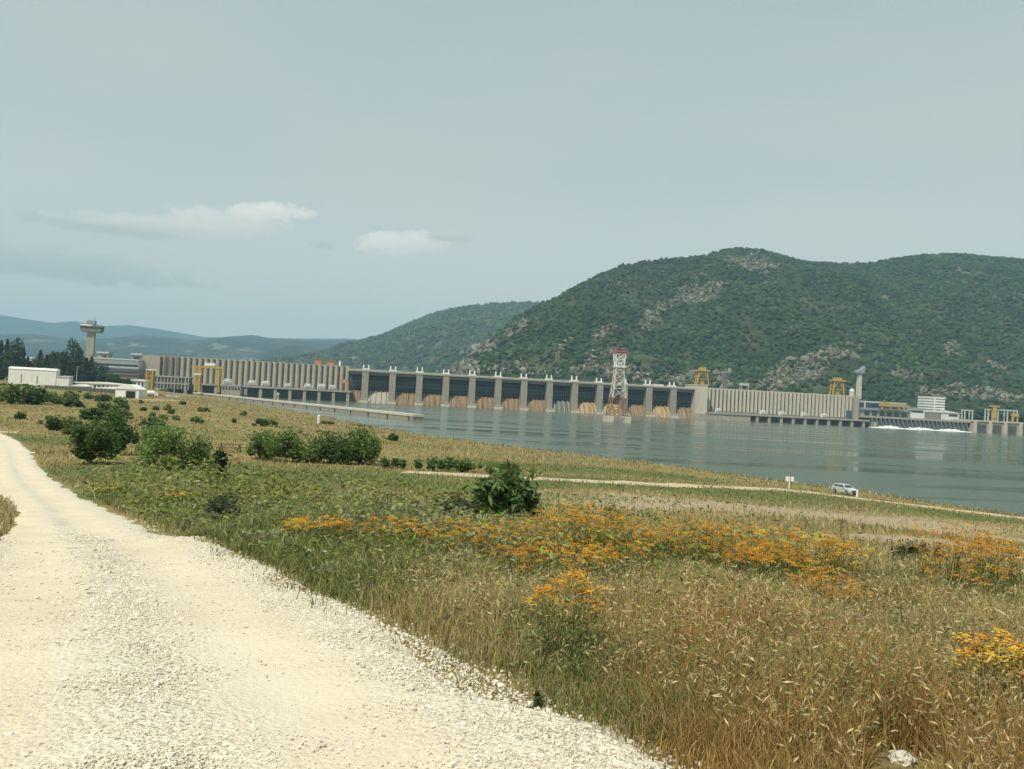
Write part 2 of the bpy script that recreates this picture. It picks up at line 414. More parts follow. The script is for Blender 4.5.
na = noise_n(nt, .045, 6, .6, p); nb = noise_n(nt, .9, 5, .65, p); nc = noise_n(nt, 9, 3, .6, p); nd = noise_n(nt, .22, 5, .62, p)
dry = mixc(nt, ramp(nt, nd, [(.35, 0.0), (.65, 1.0)]), (.21, .16, .065), (.30, .24, .10))
dry = mixc(nt, ramp(nt, na, [(.42, 0.0), (.60, .8)]), dry, (.16, .145, .055))
gr = mixc(nt, ramp(nt, nb, [(.3, 0.0), (.7, 1.0)]), (.075, .10, .03), (.16, .175, .06))
gm = ramp(nt, math_n(nt, 'ADD', ga, math_n(nt, 'MULTIPLY', math_n(nt, 'SUBTRACT', nd, .5), 1.3)), [(.25, 0.0), (.62, 1.0)])
c = mixc(nt, gm, dry, gr)
br = mixc(nt, nb, (.27, .215, .135), (.40, .33, .22))
bm_ = ramp(nt, math_n(nt, 'ADD', ba, math_n(nt, 'MULTIPLY', math_n(nt, 'SUBTRACT', nb, .5), 1.5)), [(.35, 0.0), (.7, 1.0)])
c = mixc(nt, bm_, c, br)
c = mixc(nt, math_n(nt, 'MULTIPLY', ramp(nt, nc, [(.45, 0.0), (.7, 1.0)]), .5), c, mixc(nt, .5, c, (.03, .03, .012)))
nt.links.new(c, b.inputs['Base Color']); b.inputs['Roughness'].default_value = .95; b.inputs['Specular IOR Level'].default_value = .1
bn = N(nt, 'ShaderNodeBump'); bn.inputs['Strength'].default_value = .9; bn.inputs['Distance'].default_value = .25
nt.links.new(nb, bn.inputs['Height']); nt.links.new(bn.outputs[0], b.inputs['Normal'])
np_mesh('ground', np.c_[X, Y, Z], F, m, smooth=True, attrs={'green': g_, 'bare': b_}, kind='structure')

# ------------------------------------------------------------------ water
wx = spaced(-12500, 12500, 120, 60); wy = spaced(-300, 12500, 100, 60)
WX, WY = np.meshgrid(wx, wy); I = np.arange(WX.size).reshape(WX.shape)
F = np.stack([I[:-1, :-1], I[:-1, 1:], I[1:, 1:], I[1:, :-1]], -1).reshape(-1, 4)
m, nt, b = new_mat('river_water')
b.inputs['Base Color'].default_value = (.10, .135, .11, 1); b.inputs['IOR'].default_value = 1.33; b.inputs['Specular IOR Level'].default_value = .5
p = geo_pos(nt)
big = noise_n(nt, 1, 6, .62, geo_pos(nt, .006, .045, 1), 1.0)       # long calm and ruffled lanes
lane = ramp(nt, big, [(.42, 0.0), (.52, 1.0)])
n1 = noise_n(nt, .55, 4, .6, geo_pos(nt, .7, 1, 1)); n2 = noise_n(nt, .09, 3, .55, geo_pos(nt, .6, 1, 1), .5)
hgt = math_n(nt, 'ADD', math_n(nt, 'MULTIPLY', n1, .35), math_n(nt, 'MULTIPLY', n2, 1.2))
bn = N(nt, 'ShaderNodeBump'); bn.inputs['Distance'].default_value = .5
nt.links.new(math_n(nt, 'ADD', math_n(nt, 'MULTIPLY', lane, .30), .10), bn.inputs['Strength'])
nt.links.new(hgt, bn.inputs['Height']); nt.links.new(bn.outputs[0], b.inputs['Normal'])
nt.links.new(math_n(nt, 'ADD', math_n(nt, 'MULTIPLY', lane, .16), .07), b.inputs['Roughness'])
np_mesh('river_water', np.c_[WX.ravel(), WY.ravel(), np.zeros(WX.size)], F, m, smooth=True, kind='structure')

# ------------------------------------------------------------------ road and path
nv = 26
S = np.linspace(0, 1, nv)
rows = len(ER)
edge = (fbm(ERs / .9, ERs * 0, 21, 3) - .5) * .7
edge2 = (fbm(ERs / .9, ERs * 0 + 7, 22, 3) - .5) * .7
off = (-edge[:, None] * (1 - S)[None] + (RW + edge2)[:, None] * S[None])
RX = ER[:, 0, None] + NL[:, 0, None] * off; RY = ER[:, 1, None] + NL[:, 1, None] * off
def rut(v):   # two worn wheel tracks with a loose ridge between
    return -.03 * np.exp(-((v - 1.15) / .38) ** 2) - .03 * np.exp(-((v - 2.85) / .4) ** 2) + .015 * np.exp(-((v - 2.0) / .3) ** 2)
RZ = tz(RX, RY) + .03 + rut(off) * np.interp(dist_cam, [12, 30], [1, .3])[:, None] + (fbm(RX * 3, RY * 3, 31, 3) - .5) * .02
RZ[:, 0] -= .04; RZ[:, -1] -= .04
I = np.arange(RX.size).reshape(RX.shape)
F = np.stack([I[:-1, :-1], I[:-1, 1:], I[1:, 1:], I[1:, :-1]], -1).reshape(-1, 4)
m, nt, b = new_mat('crushed_limestone')
p = geo_pos(nt); va = N(nt, 'ShaderNodeAttribute', attribute_name='loose').outputs['Fac']
vo = N(nt, 'ShaderNodeTexVoronoi'); vo.inputs['Scale'].default_value = 24; nt.links.new(p, vo.inputs['Vector'])
vo2 = N(nt, 'ShaderNodeTexVoronoi'); vo2.inputs['Scale'].default_value = 60; nt.links.new(p, vo2.inputs['Vector'])
n1 = noise_n(nt, .7, 5, .6, p); n2 = noise_n(nt, 14, 4, .6, p)
dust = mixc(nt, ramp(nt, n1, [(.3, 0.0), (.7, 1.0)]), (.54, .475, .35), (.62, .565, .44))
rock = mixc(nt, ramp(nt, vo.outputs['Color'], [(.2, 0.0), (.9, 1.0)]), (.53, .49, .395), (.70, .655, .54))
c = mixc(nt, ramp(nt, math_n(nt, 'ADD', va, math_n(nt, 'MULTIPLY', math_n(nt, 'SUBTRACT', n2, .5), .9)), [(.25, 0.0), (.8, 1.0)]), dust, rock)
n3 = noise_n(nt, 2.6, 6, .65, p)
c = mixc(nt, math_n(nt, 'MULTIPLY', ramp(nt, n3, [(.42, 0.0), (.7, 1.0)]), .30), c, (.47, .40, .28))
nt.links.new(c, b.inputs['Base Color']); b.inputs['Roughness'].default_value = .92; b.inputs['Specular IOR Level'].default_value = .15
bn = N(nt, 'ShaderNodeBump'); bn.inputs['Distance'].default_value = .03
nt.links.new(math_n(nt, 'ADD', math_n(nt, 'MULTIPLY', va, .7), .25), bn.inputs['Strength'])
hh = math_n(nt, 'ADD', math_n(nt, 'MULTIPLY', vo.outputs['Distance'], -1.2), math_n(nt, 'MULTIPLY', vo2.outputs['Distance'], -.5))
nt.links.new(hh, bn.inputs['Height']); nt.links.new(bn.outputs[0], b.inputs['Normal'])
def loose(v, x, y):
    l = .30 + .55 * np.exp(-((v - .2) / .5) ** 2) + .75 * np.exp(-((v - 2.0) / .33) ** 2) + .8 * sstep(3.3, 4.0, v)
    l -= .45 * np.exp(-((v - 1.15) / .4) ** 2) + .35 * np.exp(-((v - 2.9) / .3) ** 2)
    return l * (.6 + .8 * fbm(x / 1.2, y / 1.2, 41, 3))
np_mesh('gravel_road', np.c_[RX.ravel(), RY.ravel(), RZ.ravel()], F, m, smooth=True, attrs={'loose': loose(off, RX, RY).ravel()}, kind='structure')
# side track leaving the road far left, and a turning spur
def strip(name, P, wd, matl, lift=.05, step=.8):
    Q, s = resample(P, step)
    for _ in range(4): Q[1:-1] = (Q[:-2] + 2 * Q[1:-1] + Q[2:]) / 4
    t = np.gradient(Q, axis=0); t /= np.hypot(t[:, 0], t[:, 1])[:, None]; n = np.c_[-t[:, 1], t[:, 0]]
    k = np.linspace(-.5, .5, 5)
    ww = wd * (.75 + .6 * fbm(s / 4, s * 0 + 3, 51, 3))
    o_ = k[None] * ww[:, None]
    x = Q[:, 0, None] + n[:, 0, None] * o_; y = Q[:, 1, None] + n[:, 1, None] * o_
    z = tz(x, y) + lift; z[:, 0] -= .06; z[:, -1] -= .06
    I = np.arange(x.size).reshape(x.shape)
    F = np.stack([I[:-1, :-1], I[:-1, 1:], I[1:, 1:], I[1:, :-1]], -1).reshape(-1, 4)
    return np_mesh(name, np.c_[x.ravel(), y.ravel(), z.ravel()], F, matl, smooth=True, attrs={'loose': np.full(x.size, .2)}, kind='structure')
strip('dirt_path', PATH, 4.2, mat('pale_dirt', (.46, .38, .25), .95, .25, 1))
strip('side_track', np.array([tuple(ground(*q).xy) for q in [(-30, 430.5), (0, 432), (12, 432.3), (24, 432.6)]]), 3.0, mat('pale_dirt', (.4, .33, .2)))
strip('road_spur', np.array([tuple(ground(*q).xy) for q in [(14, 452), (28, 452.2), (44, 452.6)]]), 3.2, m)

# loose stones
n = 95000
az = rng.uniform(-.78, .80, n * 3); r = 2.6 * (30.0 / 2.6) ** rng.uniform(0, 1, n * 3) ** 1.0
x, y = np.sin(az) * r, np.cos(az) * r
v = road_v(x, y); L = loose(v, x, y)
keep = ((v > -.05) & (rng.uniform(0, 1, len(v)) < sstep(30, 12, r)) & (rng.uniform(0, 1, len(v)) < np.clip(L, .12, 1))) | ((v > -.7) & (v <= -.05) & (rng.uniform(0, 1, len(v)) < .30 * (1 + v / .7)))
x, y, v, r = [q[keep][:n] for q in (x, y, v, r)]
s = rng.lognormal(math.log(.0057), .42, len(x)).clip(.003, .03) * np.interp(r, [2.6, 5, 13, 30], [.85, 1.0, 1.9, 3.6])
P = np.c_[x, y, tz(x, y) + .03 + rut(np.clip(v, 0, 9)) * (v > 0) + s * .15 - .02 * (v < 0)]
col = jitter_col((.63, .585, .475), len(x), .17, .015)
s3 = np.c_[s * rng.uniform(.8, 1.5, len(s)), s * rng.uniform(.7, 1.1, len(s)), s * rng.uniform(.45, .8, len(s))]
V, F, T_ = blobs(P, s3, col, CUBE_V, CUBE_F, .2)
np_mesh('loose_gravel', V, F, tint_mat('stone_chips', .9, 0, spec=.2), T_, kind='stuff', label='loose crushed limestone chips on the road')

# ================================================================== hills
HILLROCK = []
def hill(name, ridge, foot, na, nt_, mtl, amp, gscale, seed, a_lim, crown=6, back=.5, rock_px=(), pw=.9, zb=0):
    """hillside as a real heightfield: columns fan out from the river, rows climb from the foot to the ridge and over it"""
    rp = np.array(ridge, float)          # px, py, distance
    pts = [at(p[0], p[1], p[2]) for p in rp]
    ra = np.array([q.x / q.y for q in pts]); rz = np.array([q.z for q in pts]) - crown; rd = rp[:, 2]
    a = np.linspace(a_lim[0], a_lim[1], na)
    zr = np.interp(a, ra, rz); D = np.interp(a, ra, rd); k = np.ones(5) / 5
    fa = np.array([(f[0] - 512) / FPX for f in foot]); fd = np.array([f[1] for f in foot], float); Df = np.interp(a, fa, fd)
    t = np.r_[np.linspace(0, 1, nt_), np.linspace(1, 1 + back, nt_ // 4)[1:]]
    A, Tt = np.meshgrid(a, t); Yy = Df[None] + (D - Df)[None] * Tt; Xx = A * Yy
    prof = np.where(Tt <= 1, np.clip(Tt, 0, 1) ** pw, 1 - ((Tt - 1) / back) ** 1.5 * .9)
    env = np.sin(np.pi * np.clip(Tt, 0, 1)) ** .8
    wx_, wy_ = Xx + 120 * (fbm(Xx / 400, Yy / 400, seed + 5) - .5), Yy
    nz = (ridged(wx_ / gscale, wy_ / (gscale * 2.2), seed, 4) - .55) * amp + (fbm(Xx / (gscale * .25), Yy / (gscale * .25), seed + 9, 4) - .5) * amp * .35
    zmin = np.minimum(zr, 1e9)[None]
    Zz = zb + (zmin - zb) * prof + nz * env * np.clip(zmin / 150, .1, 1)
    # never poke above the ridge line as seen from the valley
    lim = (zmin - CAMZ) / D[None] * Yy + CAMZ - 2
    Zz = np.where((Tt < 1), np.minimum(Zz, lim), Zz)
    rock = np.zeros_like(Zz)
    for (px, py, rx, ry, rot, st) in rock_px:
        # centre the outcrop where the line of sight meets the slope, then work in metres on the hill
        ai = np.argmin(abs(a - (px - 512) / FPX)); vis = (Zz[:nt_, ai] - CAMZ) / Yy[:nt_, ai]
        dz = ray(px, py); want = dz.z / dz.y; j = int(np.argmin(abs(vis - want)))
        cx, cz, cy = Xx[j, ai], Zz[j, ai], Yy[j, ai]; sx, sz = rx * cy / FPX, ry * cy / FPX
        dx, dz_ = Xx - cx, Zz - cz; cr, sr = math.cos(rot), math.sin(rot)
        u = (dx * cr + dz_ * sr) / sx; v = (-dx * sr + dz_ * cr) / sz
        rock = np.maximum(rock, st * np.exp(-(u * u + v * v)))
    rn = .55 * fbm(Xx / 70, (Yy + Zz) / 70, seed + 30, 4) + .45 * fbm(Xx / 13, (Yy + Zz * 2) / 13, seed + 33, 3)
    sp = ridged(wx_ / gscale, wy_ / (gscale * 2.2), seed, 4)
    rk = sstep(.44, .60, rock * .9 + (rn - .5) * 3.0 * np.clip(rock * 1.6, .12, 1) - .01 + .12 * (sp - .5))
    Zz = Zz + rk * (ridged(Xx / 14, (Yy + Zz) / 14, seed + 3, 3) - .4) * 9 * (Tt < 1)
    I = np.arange(Xx.size).reshape(Xx.shape)
    F = np.stack([I[:-1, :-1], I[:-1, 1:], I[1:, 1:], I[1:, :-1]], -1).reshape(-1, 4)
    o = np_mesh(name, np.c_[Xx.ravel(), Yy.ravel(), Zz.ravel()], F, mtl, smooth=True, attrs={'rock': rk.ravel()}, kind='structure')
    return dict(X=Xx, Y=Yy, Z=Zz, rk=rk, nt=nt_, na=na, o=o)
def hill_mat(name, rockc, soilc, greenc, sc_=1.0):
    m, nt, b = new_mat(name); p = geo_pos(nt)
    n1 = noise_n(nt, .012 * sc_, 6, .62, p); n2 = noise_n(nt, .06 * sc_, 6, .65, p)
    rk = N(nt, 'ShaderNodeAttribute', attribute_name='rock').outputs['Fac']
    g = mixc(nt, ramp(nt, n2, [(.35, 0.0), (.65, 1.0)]), tuple(v * .55 for v in greenc), greenc)
    g = mixc(nt, ramp(nt, n1, [(.5, 0.0), (.68, .8)]), g, soilc)
    rr = mixc(nt, ramp(nt, n2, [(.3, 0.0), (.7, 1.0)]), tuple(v * .6 for v in rockc), rockc)
    c = mixc(nt, rk, g, rr); nt.links.new(c, b.inputs['Base Color']); b.inputs['Roughness'].default_value = .95; b.inputs['Specular IOR Level'].default_value = .1
    bn = N(nt, 'ShaderNodeBump'); bn.inputs['Strength'].default_value = 1; bn.inputs['Distance'].default_value = 6 / sc_
    nt.links.new(n2, bn.inputs['Height']); nt.links.new(bn.outputs[0], b.inputs['Normal']); return m
main_ridge = [(425, 392, 1350), (440, 378, 1380), (455, 366, 1450), (470, 353, 1520), (490, 338, 1620), (520, 312, 1760), (545, 300, 1850), (575, 286, 1930), (600, 272, 2000), (620, 264, 2050),
              (650, 259, 2120), (680, 256, 2180), (705, 254, 2220), (722, 248, 2250), (740, 245.5, 2280), (765, 249, 2280), (790, 256, 2260), (810, 260, 2250), (840, 262, 2250), (870, 261, 2280),
              (900, 256, 2320), (925, 253, 2350), (950, 252, 2380), (980, 254, 2400), (1024, 258, 2420), (1100, 262, 2450), (1300, 290, 2500), (1600, 330, 2500)]
H1 = hill('wooded_hill', main_ridge, [(425, 1250), (700, 1230), (900, 1220), (1600, 1150)], 620, 240,
          hill_mat('hill_ground', (.19, .175, .135), (.10, .105, .06), (.035, .055, .026)), 135, 330, 11, (-.12, 1.35), crown=7,
          rock_px=[(738, 266, 36, 15, .3, 1.12), (694, 290, 34, 14, .6, 1.0), (650, 320, 36, 11, .7, .85), (600, 335, 30, 8, .6, .7), (560, 345, 40, 10, .4, .55), (810, 366, 40, 13, .42, .95), (775, 382, 26, 10, .3, .9),
                   (850, 352, 26, 9, .5, .62), (480, 352, 22, 7, .7, .8), (515, 330, 22, 6, .7, .6), (600, 355, 34, 8, .3, .6), (465, 370, 14, 7, 0, .9), (520, 368, 14, 6, 0, .8), (610, 368, 34, 7, .1, 1.0),
                   (640, 378, 60, 5, 0, .8), (975, 396, 50, 7.5, .02, 1.3), (950, 352, 26, 8, .5, .66), (966, 273, 10, 4, -.3, 1.2), (1010, 330, 16, 10, 0, .6), (880, 300, 20, 6, .5, .5), (720, 383, 14, 10, .6, 1.1),
                   (690, 380, 22, 5, .5, 1.0), (900, 375, 26, 8, 0, .6), (1000, 372, 10, 10, 0, .8), (550, 372, 60, 4, 0, .75)])
H2 = hill('distant_wooded_ridge', [(150, 372, 3200), (250, 362, 3500), (320, 352, 3900), (345, 342, 4100), (380, 335, 4250), (400, 326, 4350), (430, 314, 4450), (460, 307, 4500), (490, 303, 4550), (520, 302, 4600), (545, 301.5, 4650), (620, 305, 4700), (800, 330, 4800)],
          [(150, 2600), (400, 2300), (800, 2600)], 300, 110, hill_mat('ridge_ground', (.30, .29, .24), (.13, .13, .08), (.035, .055, .03)), 120, 620, 23, (-.5, .35), crown=7,
          rock_px=[(375, 362, 22, 5, .5, .62), (480, 345, 26, 6, .5, .6), (350, 358, 12, 4, 0, .6)])
fm = hill_mat('far_hill_ground', (.22, .21, .17), (.10, .11, .07), (.025, .04, .028), .35)
hill('rolling_hills', [(-300, 330, 6800), (-60, 336, 6800), (0, 334, 6800), (35, 334, 6800), (58, 337, 6900), (77, 341, 6900), (98, 338.5, 6900), (123, 336.5, 6900), (146, 335, 6900), (176, 338, 6900), (200, 340, 6900), (228, 336.5, 6900),
     (253, 335, 6900), (270, 338, 6900), (309, 341, 6900), (345, 340, 6900), (500, 350, 6900)], [(-300, 4300), (500, 4300)], 260, 90, fm, 130, 900, 37, (-1.1, .05), crown=0,
     rock_px=[(215, 347, 14, 4, -.3, .75), (262, 352, 14, 3, .1, .8), (240, 349, 8, 3, 0, .7), (270, 358, 12, 2.5, 0, .7), (40, 341, 9, 2, 0, .9), (130, 345, 20, 3, 0, .6), (300, 352, 18, 3, 0, .65), (185, 352, 20, 3, 0, .6)])
hill('foothill', [(150, 366, 5200), (230, 358, 5200), (262, 352, 5200), (290, 346, 5200), (308, 346, 5200), (330, 352, 5200), (380, 360, 5200)], [(150, 4200), (380, 4200)], 120, 40, fm, 60, 500, 41, (-.5, -.15), crown=0,
     rock_px=[(250, 360, 14, 3, 0, .7), (300, 358, 14, 2.5, 0, .6)])
hill('blue_mountains', [(-400, 322, 11000), (-100, 312, 11000), (0, 315, 11000), (26, 319, 11000), (53, 323, 11000), (74, 321, 11000), (105, 326, 11000), (130, 325, 11000), (158, 329, 11000), (179, 332.5, 11000), (204, 337, 11000), (300, 338.5, 11000), (345, 338.5, 11000), (600, 352, 11000)],
     [(-400, 8200), (600, 8200)], 200, 60, fm, 160, 1500, 43, (-1.1, .15), crown=0)

def canopy(H, n, smin, smax, name, label, col, seed):
    j = rng.uniform(0, H['nt'] * 1.08 - 1, n * 3); i = rng.uniform(0, H['na'] - 1.01, n * 3)
    # even cover on the slope: weight by cell width and row pitch
    J = j.astype(int); Ii = i.astype(int)
    pitch = np.hypot(np.gradient(H['Y'], axis=0), np.gradient(H['Z'], axis=0)); wdt = np.gradient(H['X'], axis=1)
    wgt = (pitch * wdt)[J, Ii]; keep = rng.uniform(0, np.percentile(wgt, 97), len(j)) < wgt
    x = H['X'][J, Ii]; y = H['Y'][J, Ii]
    dn = fbm(x / 60, y / 60, seed, 4); keep &= rng.uniform(0, 1, len(j)) < (1 - H['rk'][J, Ii]) ** 2 * .7 + .30
    keep &= rng.uniform(0, 1, len(j)) < sstep(.28, .5, dn) * .7 + .3
    J, Ii, j, i = J[keep][:n], Ii[keep][:n], j[keep][:n], i[keep][:n]; fj = (j - J)[:, None]; fi = (i - Ii)[:, None]
    G = np.stack([H['X'], H['Y'], H['Z']], -1)
    P = (G[J, Ii] * (1 - fi) + G[J, Ii + 1] * fi) * (1 - fj) + (G[J + 1, Ii] * (1 - fi) + G[J + 1, Ii + 1] * fi) * fj
    s = rng.lognormal(math.log((smin + smax) / 2.15), .42, len(P)).clip(smin, smax)
    P[:, 2] += s * .3
    k = fbm(P[:, 0] / 90, P[:, 1] / 90, seed + 3, 3)[:, None]
    c = jitter_col(col, len(P), .26, .06) * (.62 + .8 * k) + np.array([[.016, .010, .0]]) * (rng.uniform(0, 1, (len(P), 1)) < .2)
    V, F, T_ = blobs(P, np.c_[s, s, s * rng.uniform(.75, 1.15, len(s))], c, jit=.2)
    return np_mesh(name, V, F, tint_mat(name + '_leaves', .9, 0, spec=.08), T_, kind='stuff', label=label, smooth=False)
canopy(H1, 62000, 2.0, 6.2, 'hillside_forest', 'dark green scrub woodland covering the big hill', (.030, .056, .027), 61)
def crags(H, n, name, label, seed):
    j = rng.integers(0, H['nt'] - 1, n * 40); i = rng.integers(0, H['na'] - 1, n * 40)
    k = rng.uniform(0, 1, len(j)) < H['rk'][j, i] ** 1.5; j, i = j[k][:n], i[k][:n]
    P = np.stack([H['X'][j, i], H['Y'][j, i], H['Z'][j, i]], -1) + rng.normal(0, 2.2, (len(j), 3))
    s = rng.lognormal(math.log(1.9), .5, len(j)).clip(.8, 6)
    c = jitter_col((.148, .146, .112), len(j), .32, .012)
    V, F, T_ = blobs(P, np.c_[s * 1.3, s, s * rng.uniform(.6, 1.8, len(s))], c, jit=.3)
    np_mesh(name, V, F, MATS.get('crag_rock') or tint_mat('crag_rock', .95, 0, spec=.1), T_, kind='stuff', label=label)
crags(H1, 7000, 'rock_outcrops', 'grey beige rocky outcrops breaking through the hillside woodland', 5)
canopy(H2, 15000, 5, 12, 'ridge_forest', 'hazy blue green woodland on the farther ridge', (.04, .062, .028), 71)
# ================================================================== the dam, laid out in metres along its own axis
DANG = math.atan2(.153, .988); cx_, cy_ = math.cos(DANG), math.sin(DANG); D0 = (-201.5, 955.0)
def dam(s, n=0., z=0.): return Vector((D0[0] + s * cx_ - n * cy_, D0[1] + s * cy_ + n * cx_, z))
def s_of(px, n=0.):
    k = (px - 512) / FPX; ox = D0[0] - n * cy_; oy = D0[1] + n * cx_
    return (k * oy - ox) / (cx_ - k * cy_)
def zat(px, py, n=0.):
    p = dam(s_of(px, n), n); return at(px, py, p.y).z
conc = mat('concrete', (.34, .315, .25), .85, .2, 1, streak=.45, streak_col=(.17, .14, .095))
conc_l = mat('pale_concrete', (.50, .47, .385), .85, .14, 1, streak=.45, streak_col=(.25, .21, .15))
conc_rib = mat('rib_concrete', (.36, .33, .265), .85, .15, 1, streak=.45, streak_col=(.18, .155, .11))
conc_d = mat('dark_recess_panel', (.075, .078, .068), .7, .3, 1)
steel_d = mat('dark_gate_steel', (.035, .052, .058), .55, .35, 1, streak=.4, streak_col=(.09, .06, .035))
steel_b = mat('blue_gate_steel', (.02, .045, .07), .5, .2, 1)
rust = mat('rust_streaked_concrete', (.105, .085, .055), .85, .3, .42, streak=1, streak_col=(.30, .19, .085))
rust_o = mat('ochre_streaked_concrete', (.17, .125, .07), .85, .3, .42, streak=1, streak_col=(.50, .34, .16))
def chute_mat(name, base, mid, pale):
    m, nt, b = new_mat(name); q = objc(nt, .34, .012, .02); q2 = objc(nt, 1.3, .03, .06)
    s1 = noise_n(nt, 1, 3, .6, q); s2 = noise_n(nt, 1, 3, .6, q2)
    c = mixc(nt, ramp(nt, s1, [(.38, 0.0), (.56, 1.0)]), base, mid)
    c = mixc(nt, math_n(nt, 'MULTIPLY', ramp(nt, s2, [(.50, 0.0), (.66, 1.0)]), .8), c, pale)
    nt.links.new(c, b.inputs['Base Color']); b.inputs['Roughness'].default_value = .85; return m
rust = chute_mat('rust_run_concrete', (.10, .08, .05), (.22, .145, .07), (.33, .25, .15)); rust_o = chute_mat('ochre_run_concrete', (.15, .11, .06), (.37, .25, .11), (.50, .42, .29))
rust_g = mat('algae_dark_concrete', (.11, .115, .08), .8, .3, 2, streak=.6, streak_col=(.05, .05, .035))
white = mat('white_painted_steel', (.72, .72, .68), .5, .08, 1)
yellow = mat('yellow_crane_paint', (.44, .30, .065), .5, .15, 1, streak=.35, streak_col=(.25, .15, .05))
orange = mat('faded_orange_paint', (.42, .20, .09), .6, .2, 1)
grey = mat('grey_metal_cladding', (.26, .29, .29), .5, .12, 1)
lgrey = mat('light_grey_cladding', (.44, .47, .46), .5, .1, 1)
glassd = mat('dark_window_glass', (.03, .042, .048), .15, .2, 1)
whitewall = mat('white_wall_render', (.76, .76, .72), .7, .08, 1, streak=.25, streak_col=(.42, .40, .34))
blue_roof = mat('blue_grey_roof', (.20, .27, .31), .5, .12, 1)
redp = mat('red_signal_paint', (.42, .10, .09), .5, .15, 1)
rustm = mat('rusty_lattice_steel', (.25, .13, .08), .8, .3, 2)
asphalt = mat('asphalt', (.06, .06, .06), .9, .15, 1)

# ---- spillway
PS = [19 + 33.2 * i for i in range(13)]
t = empty('spillway_dam', dam(0), DANG, 'long gated spillway of concrete piers and dark gates between the two powerhouses', 'dam')
for i, s in enumerate(PS):
    prof = [(-19, -5), (-19, 4.2), (-12.5, 4.8), (-11, 38), (14, 38), (14, -5)]
    p = MB().prism(prof, s - 4.0, s + 4.0).build('pier', mat('weathered_pier_concrete', (.27, .25, .20), .85, .2, 1, streak=.6, streak_col=(.12, .10, .07)), t)
    MB().box(s - 5.4, s + 5.4, -21, -11.5, -5, 2.6).build('pier_foot', conc_l, p)
    hz = MB(); hz.box(s - 4.6, s + 4.6, -6, 3, 40.8, 42.4)
    h = hz.build('hoist_house', white, t)
    for sx in (-3.1, 3.1): MB().box(s + sx - .65, s + sx + .65, -3.2, -1.0, 42.41, 46.6 + (i % 3) * .5).build('hoist_post', white, h)
edges = [0] + PS + [446]
ogee = [(-16, -5), (-14.6, 0), (-12, 4), (-8, 8.5), (-3, 12.3), (2, 14.2), (6, 14.6), (6, -5)]
kinds = [0, 2, 0, 0, 0, 0, 0, 0, 2, 1, 1, 0, 1, 0]
for i in range(14):
    a = edges[i] + (4.0 if i else 0); b = edges[i + 1] - (4.0 if i < 13 else 0)
    mm = (rust, rust_o, rust_g)[kinds[i]]
    if i == 1: mm = conc
    mb = MB(); nseg = len(ogee)
    ch = mb.prism(ogee, a, b).build('spillway_chute', mm, t)
    dv = MB(); nd = 4
    for k in range(1, nd + 1):
        q = a + (b - a) * (k - .5) / nd
        up = [(y - .1, z + .9) for y, z in ogee[1:-2]]
        dv.prism([(-15.5, -3)] + [(y - 1.0, z + 1.1) for y, z in ogee[1:-1]] + [(5.9, 12), (5.9, 5)], q - .45, q + .45)
    dv.build('chute_divider', (rust, rust_o, conc)[kinds[i]], ch)
    g = MB(); R_ = 22
    cur = [(5.2 - 4.5 * math.sin(math.pi * k / 8) , 14.6 + 19.0 * k / 8) for k in range(9)]
    g.prism(cur + [(y + .5, z) for y, z in reversed(cur)], a + .2, b - .2)
    gt = g.build('radial_gate', steel_b if i in (8,) else steel_d, t)
    gb = MB()
    for k in (1, 3, 5, 7): gb.box(a + .4, b - .4, cur[k][0] - 1.3, cur[k][0] - .1, cur[k][1] - .45, cur[k][1] + .45)
    for k in range(1, 9):
        q = a + (b - a) * k / 9; gb.box(q - .25, q + .25, cur[4][0] - .9, cur[4][0] + .6, 17, 31.5)
    gb.build('gate_beam', mat('gate_beam_steel', (.085, .11, .115), .5, .25, 1), gt)
    bk = MB().box(a + .05, b - .05, 12.1, 12.8, 14.7, 37.9).build('bay_back_wall', steel_d, t)
    MB().box(a + .1, b - .1, -7.5, -5.5, 34.2, 37.6).build('bay_girder', mat('girder_concrete', (.20, .19, .155), .8, .15, 1), t)
dk = MB(); dk.box(-2, 448, -11.5, 15, 38.02, 39.3); dk.box(-2, 448, -11.9, -11.0, 39.3, 40.7)
dk = dk.build('deck', conc_l, t)
rl = MB()
for k in range(90): rl.box(k * 5 + .0, k * 5 + .2, -11.6, -11.4, 40.7, 41.9)
rl.box(-2, 448, -11.65, -11.35, 41.9, 42.1); rl.build('railing', grey, dk)
pw = MB().box(446.2, 462, -16.5, 24, -5, 44.5).build('end_block', conc_l, t)
MB().box(445.6, 462.8, -17, 24.5, 44.5, 45.4).build('coping', conc_l, pw)
MB().box(440, 466, -20, -16.6, -5, 7).build('plinth', conc, pw)

# ---- left powerhouse
t = empty('ribbed_powerhouse', dam(-244), DANG, 'long beige powerhouse with rounded concrete ribs left of the spillway', 'powerhouse')
LS = 244
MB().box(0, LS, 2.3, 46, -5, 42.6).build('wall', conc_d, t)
MB().box(-.5, LS + .3, 1.8, 46.5, 42.6, 43.9).build('roof_slab', conc, t)
rb = MB()
x0 = 22
nr = 33; stp = (LS - x0) / nr
for k in range(nr):
    c = x0 + stp * (k + .5); w_ = stp * .76; n_ = 6
    prof = [(c - w_ / 2, 2.4)] + [(c - w_ / 2 * math.cos(math.pi * q / n_), 2.2 - 2.6 * math.sin(math.pi * q / n_)) for q in range(n_ + 1)] + [(c + w_ / 2, 2.4)]
    n0 = len(rb.v); m_ = len(prof)
    rb.v += [(a, b_, 13.2) for a, b_ in prof] + [(a, b_, 43.6) for a, b_ in prof]
    rb.f += [(n0 + q, n0 + (q + 1) % m_, n0 + m_ + (q + 1) % m_, n0 + m_ + q) for q in range(m_)] + [tuple(n0 + m_ + q for q in range(m_))]
rb.build('facade_rib', conc_rib, t)
